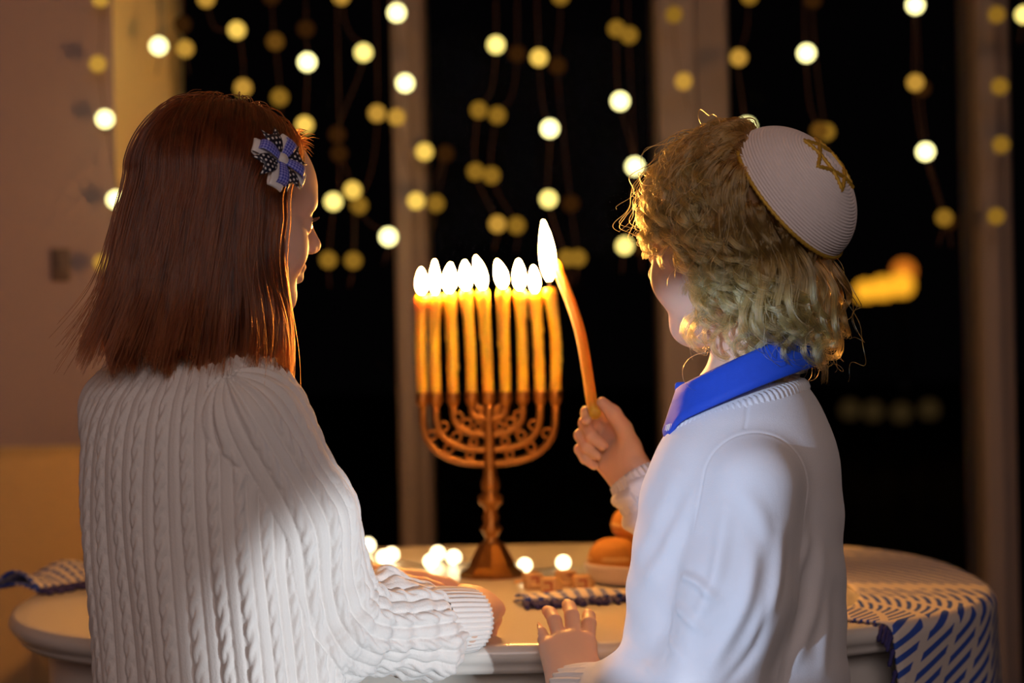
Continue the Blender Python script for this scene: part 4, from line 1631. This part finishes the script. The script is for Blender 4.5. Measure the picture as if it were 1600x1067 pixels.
M['dots'] = dot_mat(); M['gingham'] = gingham_mat()
M['satin'] = mat('white_satin', (0.78, 0.74, 0.72), 0.3, var=0.04, vscale=50, sheen=0.3)
bc = P(432, 255, 1.858)
bn = nrm(g_head_R @ np.array([1.0, .32, .42]))
bu = nrm(np.cross((0, 0, 1), bn)); bu = bu if bu[0] > 0 else -bu
bv = np.cross(bn, bu); bv = bv if bv[2] > 0 else -bv
bow = empty('hair_bow', bc)
tag(bow, 'pinwheel hair bow of polka-dot, blue gingham and white ribbon', 'hair bow')


def B3(x, y, z): return bc + bu * x + bv * y + bn * z


def ribbon(name, ang, L, w, m, kind, lift=0.0, uvs=1.0, pet=.008):
    ca, sa = math.cos(ang), math.sin(ang)
    prof = []
    if kind == 'tail':
        for t in np.linspace(0, 1, 9):
            prof.append((L * t, .003 + .006 * math.sin(t * 2.6) + lift))
    else:
        for t in np.linspace(0, 1, 17):
            a = 2 * math.pi * t
            prof.append((L * .5 * (1 - math.cos(a)), lift + pet * math.sin(a) * (0.35 + .65 * (1 - math.cos(a)) / 2) + .003))
    n = len(prof); cw = 7
    V, UV, F = [], [], []
    acc = 0
    for i, (r, h) in enumerate(prof):
        if i: acc += math.hypot(r - prof[i - 1][0], h - prof[i - 1][1])
        for j in range(cw):
            q = j / (cw - 1) - .5
            taper = min(1, .45 + r / L * 1.1) if kind == 'tail' else min(1, .5 + r / L * .9)
            rr = r
            if kind == 'tail' and i >= n - 2:
                rr = r - (0.5 - abs(q)) * 2 * .30 * L * (1 if i == n - 1 else .5)
            x, y = rr, q * w * taper
            V.append(B3(ca * x - sa * y, sa * x + ca * y, h + .0012 * math.cos(q * 3)))
            UV.append((q * w / uvs, acc / uvs))
    for i in range(n - 1):
        for j in range(cw - 1):
            F.append((i * cw + j, i * cw + j + 1, (i + 1) * cw + j + 1, (i + 1) * cw + j))
    o = len(V)
    V = np.array(V)
    V2 = V - bn * .0006
    F2 = [tuple(o + k for k in f[::-1]) for f in F]
    rim = []
    for j in range(cw - 1):
        rim += [(j + 1, j, o + j, o + j + 1), ((n - 1) * cw + j, (n - 1) * cw + j + 1, o + (n - 1) * cw + j + 1, o + (n - 1) * cw + j)]
    for i in range(n - 1):
        rim += [(i * cw, (i + 1) * cw, o + (i + 1) * cw, o + i * cw), ((i + 1) * cw + cw - 1, i * cw + cw - 1, o + i * cw + cw - 1, o + (i + 1) * cw + cw - 1)]
    return mk(name, (np.vstack([V, V2]), F + F2 + rim), m, bow, uv=UV + UV)


D = math.radians
for a, L in ((100, .0335), (12, .0315), (-78, .0315), (192, .0330)):
    ribbon('dotted_tail', D(a), L, .0190, M['dots'], 'tail', uvs=.0050)
for a in (150, 52, -118, -38):
    ribbon('satin_loop', D(a), .0315, .0150, M['satin'], 'loop', lift=.001, pet=.004)
for a in (146, 48, -110, -34):
    ribbon('gingham_loop', D(a), .0265, .0115, M['gingham'], 'loop', lift=.0045, uvs=.0030)
mk('button', lathe([(.0052, .0085), (.0060, .0100), (.0052, .0118), (.0036, .0112), (.0030, .0122), (.0, .0125)], bc, 18, axis=bn), M['satin'], bow)

# ------------------------------------------------------------------ dish with doughnuts
M['ceramic'] = mat('mauve_white_ceramic', (0.62, 0.52, 0.52), 0.35, var=0.04, vscale=20)
M['dough'] = mat('fried_dough', (0.60, 0.27, 0.055), 0.75, var=0.22, vscale=55, bump=0.4, bscale=180)
M['dough_pale'] = mat('doughnut_pale_band', (0.78, 0.50, 0.20), 0.8, var=0.1, vscale=60)
dc = np.array([.170, 2.57, TABLE_Z])
dish = empty('serving_dish', dc)
mk('bowl', lathe([(.055, 0.0), (.070, .001), (.078, .008), (.082, .020), (.083, .0262), (.0815, .0275), (.0785, .026), (.074, .012), (.060, .007), (.0, .006)], dc, 40), M['ceramic'], dish)
tag(dish, 'low round ceramic dish of doughnuts beside the boy', 'dish')


def doughnut(c, R, H, label, seed):
    rr = np.random.default_rng(seed)
    root = empty('doughnut', (c[0], c[1], c[2]))
    th = np.linspace(-math.pi / 2, math.pi / 2, 17)
    V, F = lathe([(R * math.cos(t) ** .72 if abs(math.cos(t)) > 1e-6 else 0, H / 2 + H / 2 * math.sin(t)) for t in th], c, 28)
    ctr = np.array([c[0], c[1], c[2] + H / 2])
    d = V - ctr
    a = np.arctan2(d[:, 1], d[:, 0])
    V = ctr + d * (1 + .025 * np.sin(3 * a + rr.uniform(0, 6)) + .02 * np.sin(5 * a + d[:, 2] * 90))[:, None]
    mk('crust', (V, F), M['dough'], root)
    mk('pale_band', lathe([(R * .985, H * .44), (R * 1.012, H * .47), (R * 1.018, H * .52), (R * .99, H * .56)], c, 28, cap=False), M['dough_pale'], root)
    tag(root, label, 'doughnut', 'doughnuts in the dish')


doughnut((.118 + .008, 2.565, TABLE_Z + .0075), .034, .050, 'round golden doughnut at the front of the ceramic dish', 1)
doughnut((.196, 2.585, TABLE_Z + .0075), .034, .050, 'golden doughnut in the dish, hidden behind the boy\'s chest', 2)
doughnut((.157, 2.585, TABLE_Z + .050), .033, .046, 'golden doughnut on top of the others in the dish', 3)

# ------------------------------------------------------------------ wooden dreidels
M['wood'] = mat('pale_wood', (0.66, 0.40, 0.18), 0.55, var=0.18, vscale=90, bump=0.1, bscale=300)
M['red_ink'] = mat('red_brown_ink', (0.40, 0.055, 0.02), 0.6, var=0.15, vscale=90)
DR = [(832, 920, .3, 'leftmost of the row, beside the menorah base'), (860, 928, -.25, 'nearest the camera, in front of the others'), (884, 916, .6, 'farthest back, between two others'), (909, 924, .1, 'rightmost, against the ceramic dish')]
for px, py, az, desc in DR:
    c = T(px, py)
    s_ = .0205
    root = empty('dreidel', c)
    R = rotz(az)
    # lies on one side: body, four-sided point and turned handle along local x
    V, F = box((0, 0, s_ / 2), (s_, s_, s_), .0015)
    mk('body', (V @ R.T + c, F), M['wood'], root)
    h = s_ / 2
    pv = np.array([[h, -h * .95, h * .05], [h, h * .95, h * .05], [h, h * .95, s_ * .975], [h, -h * .95, s_ * .975], [h + .007, -.001, h - .001], [h + .007, .001, h - .001], [h + .007, .001, h + .001], [h + .007, -.001, h + .001]])
    mk('point', (pv @ R.T + c, [(0, 1, 5, 4), (1, 2, 6, 5), (2, 3, 7, 6), (3, 0, 4, 7), (4, 5, 6, 7), (3, 2, 1, 0)]), M['wood'], root, smooth=False)
    V, F = lathe([(.0022, 0), (.0020, .009), (.0026, .012), (.0018, .0135)], (-h, 0, h), 10, axis=(-1, 0, 0))
    mk('handle', (V @ R.T + c, F), M['wood'], root)
    # painted letter on the near face and on top
    strokes = [((0, -h - .0002, h + .005), (.010, .0006, .0022)), ((.004, -h - .0002, h), (.0022, .0006, .011)), ((-.002, -h - .0002, h - .005), (.008, .0006, .0022))]
    parts = [box(cn, sz) for cn, sz in strokes]
    V, F = merge(*parts)
    mk('letter', (V @ R.T + c, F), M['red_ink'], root, smooth=False)
    tag(root, 'small wooden dreidel with red letter, ' + desc, 'dreidel', 'wooden dreidels on the table')

# ------------------------------------------------------------------ striped fringed scarves
def stripe_mat():
    m, nt, b, u, v, op, mixc = uv_mat('blue_striped_cloth', 0.85)
    # u: across (0..1), v: along in metres
    st = op('LESS_THAN', op('FRACT', op('MULTIPLY', v, 62.0)), 0.46)
    zone1 = op('MULTIPLY', op('GREATER_THAN', u, 0.47), op('LESS_THAN', u, 0.80))
    dash = op('LESS_THAN', op('FRACT', op('ADD', op('MULTIPLY', u, 9.0), op('MULTIPLY', v, 11.0))), 0.78)
    z2 = op('LESS_THAN', u, 0.42)
    z3 = op('MULTIPLY', op('GREATER_THAN', u, 0.84), op('LESS_THAN', u, 0.93))
    f = op('ADD', op('MULTIPLY', st, zone1), op('MULTIPLY', op('MULTIPLY', st, dash), op('ADD', z2, z3)))
    line = op('MULTIPLY', op('GREATER_THAN', u, 0.805), op('LESS_THAN', u, 0.835))
    f = op('MINIMUM', op('ADD', f, op('MULTIPLY', line, 0.6)), 1.0)
    nt.links.new(mixc(f, (0.74, 0.66, 0.60), (0.030, 0.09, 0.46)), b.inputs['Base Color'])
    return m


M['stripes'] = stripe_mat()
M['tassel'] = mat('navy_tassel_yarn', (0.045, 0.04, 0.16), 0.9, var=0.3, vscale=120)


def sheet(A, thick=.003, skew=0.0):
    """point grid -> thick cloth with uv (across, along)"""
    n, m, _ = A.shape
    du = np.gradient(A, axis=0); dv = np.gradient(A, axis=1)
    N = np.cross(du, dv); N /= np.linalg.norm(N, axis=2)[:, :, None] + 1e-12
    if N[:, :, 2].mean() < 0: N = -N
    V, F = grid_solid(A, A + N * thick)
    s_ = np.r_[0, np.cumsum(np.linalg.norm(np.diff(A[n // 2], axis=0), axis=1))]
    uv = [(i / (n - 1), s_[j] - skew * i / (n - 1)) for i in range(n) for j in range(m)]
    return V, F, uv + uv


def edge_pt(t, inset=0.0):
    c, s = math.cos(t), math.sin(t)
    return np.array([TC[0] + (TA - inset) * np.sign(c) * abs(c) ** (2 / TN), TC[1] + (TB - inset) * np.sign(s) * abs(s) ** (2 / TN)])


def tassels(parent, pts, dirs, L=.022, r=.0022):
    for p, d in zip(pts, dirs):
        d = nrm(d)
        mk('tassel', tube(catmull([p, p + d * L * .5 + np.array([0, 0, .0005]), p + d * L], 6), [r, r * 1.7, r * 1.2, r * 1.0, r * 1.4, r * .8], 6), M['tassel'], parent)


# over the right end of the table
nW, nS = 70, 60
A = np.zeros((nW, nS, 3))
for i in range(nW):
    w = i / (nW - 1)
    t = -.90 + 1.55 * w
    e = edge_pt(t)
    inn = TC + (e - TC) * (.60 + .25 * (1 - w))
    outn = nrm(np.r_[e - TC, 0])[:2]
    tz = TABLE_Z + .0015
    Lh = .40
    for j in range(nS):
        s = j / (nS - 1)
        if s < .30:
            q = s / .30
            p = inn + (e - inn) * q
            A[i, j] = (*p, tz + .002 * math.sin(9 * w * math.pi) * (1 - q))
        elif s < .42:
            q = (s - .30) / .12 * math.pi / 2
            p = e + outn * .012 * math.sin(q)
            A[i, j] = (*p, tz - .012 * (1 - math.cos(q)))
        else:
            q = (s - .42) / .58
            rip = .010 * math.sin(26 * w + 1.3) * q ** .7 + .012 * q
            p = e + outn * (.012 + rip)
            sk = .10 * (1 - w) ** 2 * q
            A[i, j] = (p[0] + sk * .35, p[1] + sk, tz - .012 - Lh * q)
V, F, uv = sheet(A, .003, -.30)
sc = empty('striped_scarf', (.56, 2.5, TABLE_Z))
mk('cloth', (V, F), M['stripes'], sc, uv=uv)
tassels(sc, [A[0, j] for j in range(8, nS, 2)], [np.array([-.3, -.35, -.8]) for j in range(8, nS, 2)], .020, .0020)
tag(sc, 'white scarf with blue stripes hanging over the right end of the table', 'scarf')


def flat_scarf(name, pts, width, label, side, n=50, rum=0.0):
    """folded scarf lying on the table along a path"""
    path = catmull(np.array(pts), n)
    tan = np.gradient(path, axis=0); tan /= np.linalg.norm(tan, axis=1)[:, None]
    nor = np.c_[-tan[:, 1], tan[:, 0]]
    root = empty(name, (path[n // 2][0], path[n // 2][1], TABLE_Z))
    for layer, (ww, zz) in enumerate(((1.0, .0012), (.86, .0055))):
        A = np.zeros((14, n, 3))
        for i in range(14):
            q = (i / 13 - .5) * width * ww
            A[i, :, :2] = path + nor * q
            A[i, :, 2] = TABLE_Z + zz + .0012 * np.sin(np.linspace(0, 9, n) + i * .4 + layer) + .0012 + rum * (.4 + .6 * layer) * math.sin(math.pi * i / 13) * (1 + .4 * np.sin(np.linspace(1, 14, n) + layer))
        V, F, uv = sheet(A, .003)
        mk('cloth_layer', (V, F), M['stripes'], root, uv=uv)
    k = range(0, n, 2)
    ed = [np.r_[path[i] + nor[i] * side * width * .5, TABLE_Z + .006] for i in k]
    tassels(root, ed, [np.r_[nor[i] * side + tan[i] * random.uniform(-.5, .5), -.15] for i in k], .020, .0028)
    tag(root, label, 'scarf')


flat_scarf('striped_scarf', [T(812, 946)[:2], T(880, 942)[:2], T(980, 936)[:2], T(1120, 925)[:2]], .055, 'blue and white scarf with navy tassels lying in front of the dreidels', -1, rum=.004)
flat_scarf('striped_scarf', [T(22, 928)[:2], T(80, 918)[:2], T(150, 905)[:2], T(260, 895)[:2]], .085, 'folded scarf with dark tassels on the left end of the table', -1, rum=.016)
